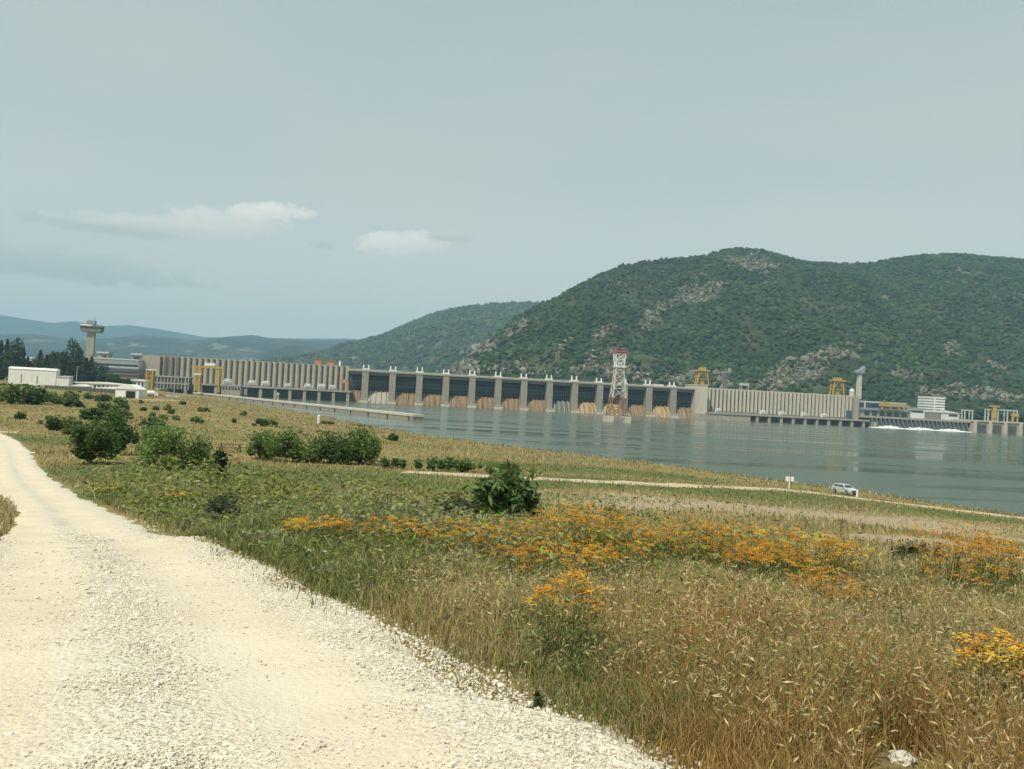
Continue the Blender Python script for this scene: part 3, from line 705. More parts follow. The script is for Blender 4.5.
MB().box(0, 20, -.6, 2.2, 13.2, 43.7).build('end_bay', conc, t)
sf = MB()
for k in range(5): sf.box(20.4 + k * 4.6, 21.0 + k * 4.6, -1.6, -1.0, 13.2, 43.2)
for z in range(17, 43, 5): sf.box(20.4, 39.4, -1.6, -1.2, z, z + .5)
sf.build('scaffold', mat('dull_scaffold', (.13, .125, .10), .8, .1, 1), t)
dk = MB(); dk.box(-2, LS + 4, -26, 1.7, 11.2, 13.1); dk = dk.build('tailrace_deck', conc, t)
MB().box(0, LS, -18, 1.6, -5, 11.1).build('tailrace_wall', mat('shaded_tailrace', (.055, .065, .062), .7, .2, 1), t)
for k in range(15): MB().box(4 + k * 17, 7.5 + k * 17, -25, -18.1, -5, 11.1).build('tailrace_pier', conc, t)
rr = MB(); rr.box(0, LS, -25.8, -25.6, 14.1, 14.25)
for k in range(60): rr.box(k * 4, k * 4 + .15, -25.8, -25.6, 13.1, 14.1)
rr.build('railing', grey, dk)
for px, w_, z1 in ((317.5, 8, 50.5), (330, 8, 49.5)):
    s = s_of(px, 8) + 244
    h = MB().box(s - w_ / 2, s + w_ / 2, 4, 12, 43.95, z1).build('roof_vent_house', orange, t)
    MB().box(s - w_ / 2 - .8, s + w_ / 2 + .8, 3.2, 12.8, z1, z1 + .8).build('cap', orange, h)
s = s_of(339, 8) + 244; MB().box(s - 1.2, s + 1.2, 6, 8, 43.95, 50).build('roof_mast', white, t)

# ---- right powerhouse
t = empty('slatted_powerhouse', dam(462.2), DANG, 'long pale powerhouse with crisp vertical slats right of the spillway', 'powerhouse')
RL = s_of(858) - 462.2
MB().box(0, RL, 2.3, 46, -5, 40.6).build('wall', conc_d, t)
MB().box(.1, RL + .3, 1.8, 46.5, 40.6, 42.0).build('roof_slab', conc_l, t)
rb = MB(); nr = 39; x1 = RL - 7; stp = (x1 - 1) / nr
for k in range(nr):
    c = 1 + stp * (k + .5); rb.box(c - stp * .26, c + stp * .26, -.6, 2.25, 11.4, 41.4)
rb.build('facade_slat', conc_l, t)
MB().box(x1 + .3, RL + .6, -3, 2.2, -5, 41.2).build('end_bay', conc, t)
MB().box(x1 - 9.5, x1 - 1.5, -1.4, -.7, 11.6, 21.5).build('blue_gate_door', mat('deep_blue_paint', (.03, .09, .17), .5, .1, 1), t)
dk = MB().box(-2, RL + 4, -24, 1.7, 7.6, 9.6).build('tailrace_deck', conc, t)
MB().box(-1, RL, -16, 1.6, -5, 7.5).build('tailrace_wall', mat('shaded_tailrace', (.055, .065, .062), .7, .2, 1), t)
MB().box(-1.5, 58, -23, -16.1, -5, 7.5).build('tailrace_abutment', conc, t)
for k in range(11): MB().box(66 + k * 17, 69.5 + k * 17, -23, -16.1, -5, 7.5).build('tailrace_pier', conc, t)
MB().box(0, RL, -.5, .0, 9.7, 11.2).build('service_wall', mat('girder_concrete', (.2, .19, .155)), t)
rr = MB(); rr.box(0, RL, -23.8, -23.6, 10.6, 10.75)
for k in range(60): rr.box(k * 4, k * 4 + .15, -23.8, -23.6, 9.6, 10.6)
rr.build('railing', grey, dk)

# ---- transformers and small machines on the tailrace decks
def transformer(px, n, z, label, sc_=1.0, first=[None]):
    if first[0] is None:
        t = empty('transformer', (0, 0, 0), DANG, label, 'transformer', 'white transformers along the powerhouse decks')
        MB().box(-4, 4, -2, 2, .6, 4.4).build('tank', white, t)
        MB().box(-4.4, 4.4, -2.4, 2.4, 0, .58).build('base', conc, t)
        r_ = MB()
        for k in range(6): r_.box(-3.4 + k * 1.3, -2.8 + k * 1.3, -3.4, -2.1, 1, 4)
        r_.build('radiator', lgrey, t)
        b_ = MB()
        for k in range(3): b_.cyl((-2.4 + 2.4 * k, 0), .45, 4.4, 6.8, .2, 8)
        b_.build('bushing', lgrey, t)
        c_ = MB(); c_.beam((-3.5, 1, 5.4), (3.5, 1, 5.6), 1.2); c_.build('conservator', white, t)
        first[0] = t; o = t
    else: o = copy_tree(first[0], label=label)
    o.location = dam(s_of(px, n), n, z); o.scale = (sc_,) * 3
side = 'on the left powerhouse deck'
for px, l in ((228, 'white transformer just right of the wide yellow gantry on the left deck'), (252, 'white transformer second from the yellow gantry on the left deck'),
              (266, 'white transformer midway along the left powerhouse deck'), (288, 'small white transformer before the right half of the left powerhouse'),
              (308, 'white transformer below the roof mast end of the left powerhouse'), (322, 'white transformer under the orange roof houses of the left powerhouse'),
              (333, 'white transformer nearest the orange machine on the left deck')):
    transformer(px, -10, 13.1, l, 1.0 + .15 * math.sin(px))
for px, l in ((719, 'pale transformer nearest the spillway on the right powerhouse deck'), (764, 'pale transformer second along the right powerhouse deck'), (783, 'pale transformer third along the right powerhouse deck'),
              (805, 'pale transformer past the middle of the right powerhouse deck'), (825, 'pale transformer before the blue door on the right deck')):
    transformer(px, -9, 9.6, l, .95)
t = empty('deck_hoist', dam(s_of(345, -9), -9, 13.1), DANG, 'orange deck hoist at the spillway end of the left powerhouse', 'hoist')
MB().box(-5, 5, -2.5, 2.5, 9, 11.5).build('beam', orange, t)
for sx in (-4.2, 4.2):
    for sy in (-2, 2): MB().box(sx - .5, sx + .5, sy - .5, sy + .5, 0, 9).build('leg', orange, t)
MB().box(-2, 2, -2, 2, 11.5, 14).build('cabin', yellow, t)

# ---- gantry cranes
def gantry(px, py, Yd, w, h, label, dep=8, lean=.12, z=None, beamh=2.6, legw=1.6, group=None, rot=DANG, crab=True, overhang=3., m_=None, name='gantry_crane', stays=True):
    p = at(px, py, Yd); z = p.z if z is None else z
    t = empty(name, (p.x, p.y, z), rot, label, 'crane', group); m_ = m_ or yellow
    MB().box(-w / 2 - overhang, w / 2 + overhang, -dep / 2, -dep / 2 + 1.6, h - beamh, h).build('main_beam', m_, t)
    MB().box(-w / 2 - overhang, w / 2 + overhang, dep / 2 - 1.6, dep / 2, h - beamh, h).build('main_beam', m_, t)
    for sx in (-1, 1):
        for sy in (-1, 1):
            MB().beam((sx * w / 2, sy * (dep / 2 + lean * h), 0), (sx * w / 2, sy * (dep / 2 - .8), h - beamh), legw).build('leg', m_, t)
        b_ = MB(); b_.beam((sx * w / 2, -(dep / 2 + lean * h * .5), h * .5), (sx * w / 2, dep / 2 + lean * h * .5, h * .5), .8)
        b_.beam((sx * w / 2, -(dep / 2 + lean * h), .6), (sx * w / 2, dep / 2 + lean * h, .6), 1.0)
        if stays:
            b_.beam((sx * w / 2, -(dep / 2 + lean * h), .6), (sx * w / 2, dep / 2 + lean * h * .5, h * .5), .5)
            b_.beam((sx * w / 2, dep / 2 + lean * h * .5, h * .5), (sx * w / 2, -dep / 2, h - beamh), .5)
        b_.build('bracing', m_, t)
    if crab: MB().box(-2.6, 2.6, -dep / 2 + .4, dep / 2 - .4, h + .02, h + 3).build('trolley', m_, t)
    return t
# wide yellow gantry by the guide wall
t = gantry(207, 391, 790, 23, 26.5, 'wide yellow gantry crane before the ribbed powerhouse at the guide wall', dep=7, lean=0, z=4.6, beamh=1.9, legw=1.1, overhang=4)
tw = MB()
for sx in (-12, -7):
    for sy in (-3, 3): tw.box(sx - .5, sx + .5, sy - .5, sy + .5, 0, 24.5)
for k in range(6):
    for sy in (-3, 3):
        tw.beam((-12, sy, k * 4), (-7, sy, k * 4 + 4), .45); tw.beam((-7, sy, k * 4), (-12, sy, k * 4 + 4), .45); tw.box(-12, -7, sy - .2, sy + .2, k * 4 + 3.8, k * 4 + 4.2)
tw.build('lattice_tower', yellow, t)
MB().box(8.5, 13, -2.6, 2.6, 9.5, 24.4).build('counter_frame', yellow, t)
MB().box(-13, -6.2, -3.7, 3.7, 17, 18.4).build('platform', white, t); MB().box(-3, 7, -3.4, 3.4, 27.05, 30).build('machine_house', white, t)
# narrow yellow tower left
p = at(149.5, 390, 800)
t = empty('lock_crane_tower', (p.x, p.y, 4.2), DANG, 'narrow yellow crane tower in front of the left end of the powerhouse', 'crane')
tw = MB()
for sx in (-3, 3):
    for sy in (-3, 3): tw.box(sx - .6, sx + .6, sy - .6, sy + .6, 0, 20)
for k in range(5):
    for sy in (-3, 3):
        tw.beam((-3, sy, k * 4), (3, sy, k * 4 + 4), .6); tw.beam((3, sy, k * 4), (-3, sy, k * 4 + 4), .6)
tw.build('lattice', yellow, t); MB().box(-2, 2, -2, 2, 1, 19).build('core', yellow, t)
MB().box(-3.8, 7, -3.8, 3.8, 20, 21).build('top_platform', white, t)
# yellow cranes on the dam crest
def crest_crane(px, wbot, wtop, h, z, label):
    t = empty('crest_crane', dam(s_of(px, 6), 6, z), DANG, label, 'crane', 'yellow cranes on the dam crest')
    for sx in (-1, 1):
        for sy in (-4, 4): MB().beam((sx * wbot / 2, sy, 0), (sx * wtop / 2, sy * .8, h), 1.5).build('leg', yellow, t)
        b_ = MB()
        for f in (.35, .68):
            q = (wbot / 2 + (wtop - wbot) / 2 * f) * sx; b_.beam((q, -4, h * f), (q, 4, h * f), .9)
        b_.build('bracing', yellow, t)
    b_ = MB(); f = .42; q = wbot / 2 + (wtop - wbot) / 2 * f
    for sy in (-3.7, 3.7): b_.beam((-q, sy, h * f), (q, sy, h * f), .8); b_.beam((-q, sy, h * f), (0, sy, h), .7); b_.beam((q, sy, h * f), (0, sy, h), .7)
    b_.build('cross_brace', yellow, t)
    MB().box(-wtop / 2 - 3.5, wtop / 2 + 4, -5, 5, h, h + 1.8).build('platform', yellow, t)
    MB().box(-wtop / 2 + 1, wtop / 2 - 1, -3.6, 3.6, h + 1.8, h + 5).build('machine_house', yellow, t)
    MB().box(-2.5, 2.5, -2.5, 2.5, .8, 6).build('hook_block', yellow, t)
crest_crane(701.5, 17, 10, 18.5, 45.4, 'tall yellow crane astride the concrete block between spillway and slatted powerhouse')
crest_crane(837, 17, 12, 19, 42.0, 'tall yellow crane on the powerhouse roof beside the right control tower')
# small grey frames on the crest between
for px, hh, l in ((744, 9, 'small grey steel frame on the slatted powerhouse roof'), (658, 3.5, 'low pale van like cabin on the spillway deck')):
    if hh > 5:
        t = empty('roof_frame', dam(s_of(px, 8), 8, 42), DANG, l, 'frame')
        for sx in (-5, 5):
            for sy in (-2.5, 2.5): MB().box(sx - .5, sx + .5, sy - .5, sy + .5, 0, hh - 3).build('leg', grey, t)
        MB().box(-6, 6, -3, 3, hh - 3, hh).build('cabin', lgrey, t)
    else:
        t = empty('deck_cabin', dam(s_of(px, 3), 3, 39.3), DANG, l, 'cabin')
        MB().box(-7, 7, -1.5, 1.5, .6, 3.6).build('body', white, t); MB().box(-7.3, 7.3, -1.8, 1.8, 3.6, 3.9).build('roof', lgrey, t)

# ---- control towers
p = at(89.2, 372, 960)
t = empty('control_tower', (p.x, p.y, 8), .25, 'tall mushroom shaped concrete control tower above the pines on the left bank', 'tower')
MB().prism([(-4.3, 0), (4.3, 0), (3.9, 62), (-3.9, 62)], -4, 4, 'y').build('shaft', conc, t)
cpm = MB(); cpm.prism([(-9.5, 61.9), (10, 61.9), (12.2, 63.8), (12.4, 70.3), (-11.2, 71.8), (-11.6, 64.4)], -7, 7, 'y'); cap_ = cpm.build('cabin', mat('tower_cladding_dark', (.15, .165, .155), .7, .15, 1), t)
MB().prism([(-10.9, 66.4), (12.3, 66.4), (12.5, 68.4), (-11.0, 69.0)], -7.3, 7.3, 'y').build('window_band', glassd, cap_)
MB().prism([(-11.4, 69.4), (2, 69.2), (2, 70.8), (-11.0, 71.4)], -7.4, 7.4, 'y').build('sunlit_cap_strip', white, cap_)  # white strip over the cap's left part: its sunlit look put into colour
MB().box(-5.5, 4, -4, 4, 71.5, 76.5).build('roof_house', grey, t)
m2 = MB(); m2.box(2, 2.4, 0, .4, 76, 82); m2.box(-3, -2.7, 0, .3, 76, 80); m2.build('antenna', grey, t)
sx_ = s_of(858.8, 12)
t = empty('control_tower', dam(sx_, 12, 38), DANG, 'slim concrete control tower with winged cap beside the slatted powerhouse', 'tower')
t.scale = (.82, .82, 1)
MB().prism([(-3.8, 0), (3.4, 0), (3, 36), (-3, 36)], -3, 3, 'y').build('shaft', conc_l, t)
c_ = MB().prism([(-10, 35.9), (6, 35.9), (7, 38), (6.8, 46.5), (2.5, 42.5), (-3, 40.5), (-11, 38.6)], -5, 5, 'y').build('cabin', mat('teal_cladding', (.19, .26, .27), .5, .1, 1), t)
MB().prism([(-8, 35.2), (5, 35.2), (5.4, 35.88), (-9, 35.88)], -4, 4, 'y').build('soffit', glassd, c_)
t = empty('roof_tank', dam(s_of(852, 6), 6, 42), DANG, 'white rounded tank on the roof left of the slim control tower', 'tank')
MB().cyl((0, 0), 3.6, 0, 7, 3.6, 14).build('shell', lgrey, t); MB().cyl((0, 0), 3.6, 7.01, 10, .8, 14).build('dome', white, t)

# ---- lattice pylon standing in the river
p = on_z(617, 421.6, 0)
PY_ = 607.; p = at(616.5, 421, PY_)
t = empty('lattice_pylon', (p.x, p.y, 0), .12, 'red and white lattice river pylon standing on two concrete footings before the spillway', 'pylon')
t.scale = (.9, .9, .94)
lev = [4.8, 12, 20, 28, 35, 41, 46]; half = [7.9, 7.0, 5.9, 4.9, 4.2, 3.7, 3.3]
def lattice(z, h, w=.62):
    mb = MB()
    for a in range(len(z) - 1):
        for k in range(4):
            c = [(-1, -1), (1, -1), (1, 1), (-1, 1)]; (ax, ay), (bx, by) = c[k], c[(k + 1) % 4]
            h0, h1 = h[a], h[a + 1]
            mb.beam((ax * h0, ay * h0, z[a]), (ax * h1, ay * h1, z[a + 1]), w * 1.25)
            mb.beam((ax * h0, ay * h0, z[a]), (bx * h1, by * h1, z[a + 1]), w * .8); mb.beam((bx * h0, by * h0, z[a]), (ax * h1, ay * h1, z[a + 1]), w * .8)
            mb.beam((ax * h1, ay * h1, z[a + 1]), (bx * h1, by * h1, z[a + 1]), w * .8)
    return mb
lattice(lev[:3], half[:3]).build('lower_lattice', rustm, t)
lattice(lev[2:], half[2:]).build('middle_lattice', mat('weathered_white_steel', (.52, .49, .44), .6, .15, 1), t)
lattice([46, 52, 57.5], [3.3, 3.9, 4.6], .7).build('upper_lattice', white, t)
tp = MB()
for k in (-5.0, -2.5, 0, 2.5, 5.0): tp.box(k - .3, k + .3, -5.2, 5.2, 57.6, 59.4); tp.box(-5.2, 5.2, k - .3, k + .3, 57.6, 59.3)
tp.box(-6.6, 6.6, -5.9, -5.3, 58.4, 59.2); tp.box(-6.6, 6.6, 5.3, 5.9, 58.4, 59.2); tp.box(-4, -3.4, -.3, .3, 60, 62.5); tp.box(3.4, 4, -.3, .3, 60, 62.0)
tp.build('crown_platform', redp, t)
MB().box(-4.4, 4.4, -4.4, 4.4, 45.6, 46.5).build('mid_platform', white, t)
for sx in (-1, 1):
    for sy in (-1, 1): MB().box(sx * 7.7 - 2.5, sx * 7.7 + 2.5, sy * 7.7 - 2.5, sy * 7.7 + 2.5, -5, 4.78).build('footing', conc_l, t)

# ---- guide wall of the left lock
a = at(418.5, 415, 395); b = at(196, 393, 830)
L_ = (b - a).xy.length; ang = math.atan2(b.y - a.y, b.x - a.x)
t = empty('lock_guide_wall', (a.x, a.y, 0), ang, 'long low concrete guide wall running out into the river from the left lock', 'wall')
g = mat('stained_river_concrete', (.27, .245, .19), .9, .2, 1, streak=.5, streak_col=(.12, .10, .07))
MB().box(0, L_, -3, 3, -4, 2.2).build('wall_body', g, t); MB().box(-.3, L_, -3.3, 3.3, 2.2, 3.4).build('coping', conc_l, t)
f_ = MB()
for k in range(20): f_.box(4 + k * 26, 5 + k * 26, 3.02, 3.45, -2, 2.1)
f_.build('fender', mat('dark_fender', (.07, .06, .05)), t)
for k, l in ((.45, 'white navigation post on the middle of the guide wall'), (.98, 'white navigation post at the shore end of the guide wall')):
    q = a + (b - a) * k; pt = empty('navigation_post', (q.x, q.y, 3.4), 0, l, 'post')
    MB().cyl((0, 0), .3, 0, 4, .25).build('mast', white, pt); MB().box(-.8, .8, -.8, .8, 4.0, 5.8).build('lamp_box', lgrey, pt)
# quay below the left powerhouse end
t = empty('lock_quay', dam(-245, -26, 0), DANG, 'dark quay wall with shore buildings before the left end of the ribbed powerhouse', 'quay')
MB().box(-40, 46, -60, -.2, -4, 5.2).build('quay_wall', conc, t)
t = empty('lock_office', dam(s_of(171, -50), -50, 5.2), DANG, 'low grey colonnaded annex in front of the left end of the powerhouse', 'building')
MB().box(-26, 20, 0, 14, 0, 13).build('wall', conc_d, t); MB().box(-27, 21, -1, 15, 13, 14.6).build('roof', conc, t)
cl = MB()
for k in range(13): cl.box(-26 + k * 3.75, -25 + k * 3.75, -.8, -.02, 0, 12.98)
cl.build('column', conc, t); MB().box(-26.5, 20.5, -.9, -.1, 5.4, 7).build('floor_band', conc, t)
t = empty('lock_workshop', dam(s_of(233, -45), -45, 5.2), DANG, 'low dark workshop between the wide yellow gantry and the tailrace deck', 'building')
MB().box(-12, 9, 0, 14, -9, 7).build('wall', conc, t); MB().box(-12.6, 9.6, -.6, 14.6, 7, 8).build('roof', lgrey, t)
wn = MB()
for k in range(6): wn.box(-11 + k * 3.4, -8.8 + k * 3.4, -.08, .1, 2, 5)
wn.build('window', glassd, t)

# ---- buildings of the left bank
def bands(t, w, d, z0, z1, rows, wallm, bandm, proud=.25, inset=.6):
    h = (z1 - z0) / rows
    MB().box(-w / 2, w / 2, 0, d, z0, z1).build('wall', wallm, t)
    for k in range(rows): MB().box(-w / 2 + inset, w / 2 - inset, -proud, d + proud, z0 + h * (k + .42), z0 + h * (k + .88)).build('window_band', bandm, t)
p = at(118, 377, 905)
t = empty('station_building', (p.x - 4, p.y, 6), .02, 'broad grey and blue banded station building below the left control tower', 'building')
MB().box(-28, 27, 0, 26, -2, 13).build('wall', mat('brown_render', (.22, .19, .15), .8, .15, 1, streak=.4), t)
MB().box(-30, 28, -2, 26, 13, 19.5).build('storey', mat('girder_concrete', (.2, .19, .155)), t)
MB().box(-29.5, 27.5, -2.3, -2.02, 14.6, 17.2).build('window_band', glassd, t)
MB().box(-31, 29, -3, 27, 19.5, 21).build('ledge', blue_roof, t)
MB().box(-28, 27, 0, 26, 21, 30).build('storey', lgrey, t)
MB().box(-27.5, 26.5, -.3, -.02, 22.5, 25.2).build('window_band', glassd, t)
MB().box(-27.5, 26.5, -.35, -.02, 26.6, 28.6).build('clerestory_band', grey, t)
r_ = MB().box(-29, 28, -1, 27, 30, 31.4).build('roof', lgrey, t)
MB().box(-24, -20, 6, 12, 31.41, 34).build('roof_vent', grey, r_)
for px, w_, z0, z1, l, nm in ((103, 12, 34, 46, 'small pale roof house with flat slab just right of the left control tower', 'roof_house'), (137, 11, 34, 46, 'round capped roof house at the left end of the powerhouse', 'stair_tower')):
    q = at(px, 355, 950); t = empty(nm, (q.x, q.y, 0), 0, l, 'building')
    MB().box(-w_ / 2, w_ / 2, 0, 10, 5, z1 - 2).build('wall', conc_l, t); MB().box(-w_ / 2 - 1.6, w_ / 2 + 1.6, -1.6, 11.6, z1 - 2, z1).build('roof_slab', lgrey, t)
    MB().box(-w_ / 2 + 1.2, w_ / 2 - 1.2, -.2, -.02, z1 - 7.5, z1 - 4).build('window', glassd, t)
def gable_shed(px, py, Yd, w, d, h, rise, rot, label, door=None, wallm=whitewall, roofm=None, name='shed', z=None, extra=None):
    q = at(px, py, Yd); z = tz1(q.x, q.y) - .3 if z is None else z
    t = empty(name, (q.x, q.y, z), rot, label, 'building'); n = 8
    MB().box(-w / 2, w / 2, -d / 2, d / 2, 0, h).build('wall', wallm, t)
    prof = [(-w / 2 - .35, h)] + [(-w / 2 - .35 + (w + .7) * k / n, h + .05 + rise * (math.sin(math.pi * k / n) if roofm is None else 1 - abs(2 * k / n - 1))) for k in range(n + 1)] + [(w / 2 + .35, h)]
    rf = MB().prism(prof, -d / 2 - .4, d / 2 + .4, 'y').build('roof', roofm or whitewall, t)
    if door:
        dm = mat('shaded_door_opening', (.012, .012, .012), .9, .1, 1)
        MB().box(door[0], door[1], -d / 2 - .08, -d / 2 + .2, 0, door[2]).build('doorway', dm, t)
        fr = MB(); fr.box(door[0] - .3, door[0], -d / 2 - .16, -d / 2, 0, door[2] + .3); fr.box(door[1], door[1] + .3, -d / 2 - .16, -d / 2, 0, door[2] + .3); fr.box(door[0], door[1], -d / 2 - .16, -d / 2, door[2], door[2] + .3)
        fr.build('door_frame', lgrey, t)
    return t
t = gable_shed(130.5, 398.5, 380, 10.8, 10, 4.6, 2.3, .12, 'small white arched hangar with a dark doorway at the field edge', (-.4, 3.9, 3.7), name='arched_hangar')
t = gable_shed(34, 386, 620, 15, 33, 14, 1.6, -1.22, 'large plain white warehouse hall left of the low white sheds', None, name='warehouse', z=3.5)
MB().box(-7.52, -7.4, -12, -8, 0, 4.5).build('door', grey, t)
wn = MB(); wn.box(7.4, 7.55, -8, -7, 3, 10); wn.box(7.4, 7.55, 3, 4, 3, 9); wn.build('vent', grey, t)
MB().box(-8, 8, 17, 26, 0, 9).build('annex', whitewall, t); MB().prism([(-8.4, 9), (8.4, 9), (8.4, 10), (-8.4, 10.4)], 16.8, 26.5, 'y').build('annex_roof', lgrey, t)
def low_hall(px, py, Yd, w, d, h, label, nwin=10, roofc=None, z=3.6, overh=1.2, name='low_hall'):
    q = at(px, py, Yd); t = empty(name, (q.x, q.y, z), .03, label, 'building')
    MB().box(-w / 2, w / 2, 0, d, 0, h).build('wall', whitewall, t)
    MB().prism([(-w / 2 - overh, h), (w / 2 + overh, h), (w / 2 + overh, h + .5), (0, h + 1.5), (-w / 2 - overh, h + .5)], -overh, d + overh, 'y').build('roof', roofc or white, t)
    for k in range(nwin):
        c = -w / 2 + w * (k + .5) / nwin; MB().box(c - w / nwin * .28, c + w / nwin * .28, -.12, .1, h * .25, h * .8).build('window', glassd, t)
low_hall(99, 388, 600, 36, 12, 5.4, 'long low white hall with dark windows under a white roof left of the arched hangar', 11)
low_hall(80, 389, 560, 9, 8, 3.2, 'small white hut between the warehouse and the long low hall', 3, name='white_hut')
low_hall(137, 384, 740, 14, 9, 8.5, 'white two storey office block left of the narrow yellow crane tower', 4, name='white_office', z=4)
low_hall(110, 392, 520, 16, 8, 3.0, 'low white shelter in front of the long hall beside the arched hangar', 5, name='low_shelter')
low_hall(4, 386, 690, 30, 10, 6.5, 'grey walled hall at the left edge behind the warehouse', 6, lgrey, name='grey_hall')
low_hall(27, 352.5, 900, 14, 10, 22, 'pale building half hidden behind the pines at left', 4, name='hidden_house', z=10)
# perimeter fence before the buildings
fa, fb = at(45, 391, 500), at(119, 395, 455)
t = empty('perimeter_fence', (fa.x, fa.y, tz1(fa.x, fa.y)), math.atan2(fb.y - fa.y, fb.x - fa.x), 'dark green mesh fence along the field edge before the low halls', 'fence')
Lf = (fb - fa).xy.length; fm_ = mat('dark_green_fence', (.05, .065, .05), .8, .2, 1)
MB().box(0, Lf, -.05, .05, -.6, 2.1).build('mesh_panel', fm_, t)
ps = MB()
for k in range(int(Lf / 4)): ps.box(k * 4, k * 4 + .16, -.15, .15, -.6, 2.4)
ps.build('fence_post', conc, t)

# lamp posts
def lamp(px, py, Yd, h, label, first=[None]):
    q = at(px, py, Yd); z = tz1(q.x, q.y)
    if first[0] is None:
        t = empty('lamp_post', (0, 0, 0), 0, label, 'lamp post', 'thin lamp posts on the left bank')
        MB().cyl((0, 0), .22, -.5, 1, .12, 8).build('mast', lgrey, t); MB().beam((0, 0, .985), (1.8, 0, 1.0), .16, .01).build('lamp_arm', lgrey, t); first[0] = t
    else: t = copy_tree(first[0], label=label)
    t.location = (q.x, q.y, max(z, 3)); t.scale = (1.3, 1.3, h)
lamp(185, 396, 560, 15, 'thin lamp post left of the wide yellow gantry crane'); lamp(174, 396, 600, 13, 'thin lamp post between the two yellow cranes')
lamp(76, 388, 580, 16, 'thin lamp post among the pines before the long low hall'); lamp(43, 388, 640, 14, 'thin lamp post behind the warehouse annex')

# ---- right bank: lock works, offices, lock wall
z0 = 0
s0, s1 = s_of(859.5, 4), s_of(912, 4)
t = empty('lock_control_building', dam(s0, 4, 0), DANG, 'long two storey grey building with dark window strips right of the slim control tower', 'building')
Wd = s1 - s0
MB().box(0, Wd, 0, 22, -4, 13).build('base_wall', conc_l, t)
MB().box(0, Wd, 1.5, 22, 13, 24).build('wall', grey, t); MB().box(-1, Wd + 1, -1, 23, 24, 25.4).build('floor_slab', grey, t)
MB().box(0, Wd * .9, 3, 22, 25.4, 34).build('upper_wall', blue_roof, t); MB().box(-1, Wd * .92, 1, 23, 34, 36).build('roof', lgrey, t)
for k in range(6):
    c = 10 + k * (Wd - 12) / 6; MB().box(c, c + 7.5, 1.2, 1.45, 14.5, 22.5).build('window', glassd, t)
MB().box(1, Wd * .86, 2.6, 2.95, 27.5, 31.5).build('window', glassd, t)
MB().box(8, 10, -.5, .9, 25.4, 33.9).build('fin_column', conc_l, t)
t = empty('beam_crane', dam(s_of(895, -2), -2, 25.5), DANG, 'low yellow bridge crane lying before the grey lock building', 'crane')
MB().box(-22, 22, -1.5, .0, 4.2, 7.4).build('main_beam', yellow, t); MB().box(-22, 16, 1.5, 3, 4.6, 8.0).build('main_beam', yellow, t)
for sx in (-19, -6, 7, 19): MB().box(sx - .8, sx + .8, -1, 2.4, .0, 4.18).build('leg', yellow, t)
MB().box(-14, -8, -1.4, 2.9, 8.02, 10.4).build('trolley', yellow, t)
q = at(934, 412, 1160)
t = empty('office_block', (q.x, q.y, 20), DANG, 'white five storey office block with a central stair strip on the right bank', 'building')
MB().box(-17, 17, 0, 14, -12, 28).build('wall', mat('tower_cladding', (.22, .235, .22), .7, .15, 1), t)
for k in range(6): MB().box(-17.4, 17.4, -.5, 14.4, 6.3 + k * 4.1, 8.6 + k * 4.1).build('floor_band', whitewall, t)
MB().box(-1.2, 1.2, -.9, -.52, 6, 29).build('stair_strip', white, t)
MB().box(-17.4, 17.4, -.5, 14.4, 28.6, 29.6).build('roof', lgrey, t)
q = at(916, 413, 1140); t = empty('lock_annex', (q.x, q.y, 20), DANG, 'low pale annex left of the white office block', 'building')
MB().box(-17, 14, 0, 12, -12, 10).build('wall', whitewall, t); MB().box(-18, 15, -1, 13, 10, 11.2).build('roof', lgrey, t)
MB().box(-15, 12, -.2, .1, 4, 7.4).build('window_band', glassd, t)
q = at(954, 414, 1150); t = empty('lock_store', (q.x, q.y, 20), DANG, 'low white store right of the white office block', 'building')
MB().box(-12, 9, 0, 12, -12, 6).build('wall', whitewall, t); MB().prism([(-13, 6), (10, 6), (10, 6.5), (-13, 9.5)], -1, 13, 'y').build('roof', white, t)
MB().box(-9, 6, -.2, .1, 1, 4).build('window_band', glassd, t)

s0, s1, s2 = s_of(871, -14), s_of(972, -14), s_of(1180, -14)
t = empty('discharge_apron', dam(s0, -14, 0), DANG, 'row of dark sloping fins under a pale deck with white water pouring out', 'outlet')
Wd = s1 - s0
MB().box(-8, Wd, 0, 30, 13, 15.6).build('deck', conc, t)
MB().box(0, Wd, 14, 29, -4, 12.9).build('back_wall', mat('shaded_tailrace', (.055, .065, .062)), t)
fn = mat('dark_fin_steel', (.10, .12, .115), .6, .15, 1)
for k in range(23):
    c = 2 + k * (Wd - 4) / 23; mb = MB()
    mb.prism([(-7, -4), (-7, 1.2), (-1, 12.8), (13.9, 12.8), (13.9, -4)], c, c + 1.4); mb.build('fin', fn, t)
ce = s_of(925, -14) - s0
st = empty('lock_wall', dam(s1 + .2, -14, 0), DANG, 'grey lock wall with tall columns at the right edge of the river', 'wall')
W2 = s2 - s1
MB().box(0, W2, 2, 28, -4, 15.5).build('wall', conc_rib, st); MB().box(-4, W2, .5, 29, 15.52, 17.4).build('deck', conc_l, st)
for k in range(12): MB().box(5 + k * 24, 9 + k * 24, -.5, 1.98, -4, 15.5).build('column', conc_l, st)
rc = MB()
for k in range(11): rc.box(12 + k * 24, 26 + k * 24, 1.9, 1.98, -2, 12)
rc.build('recess', conc_d, st)
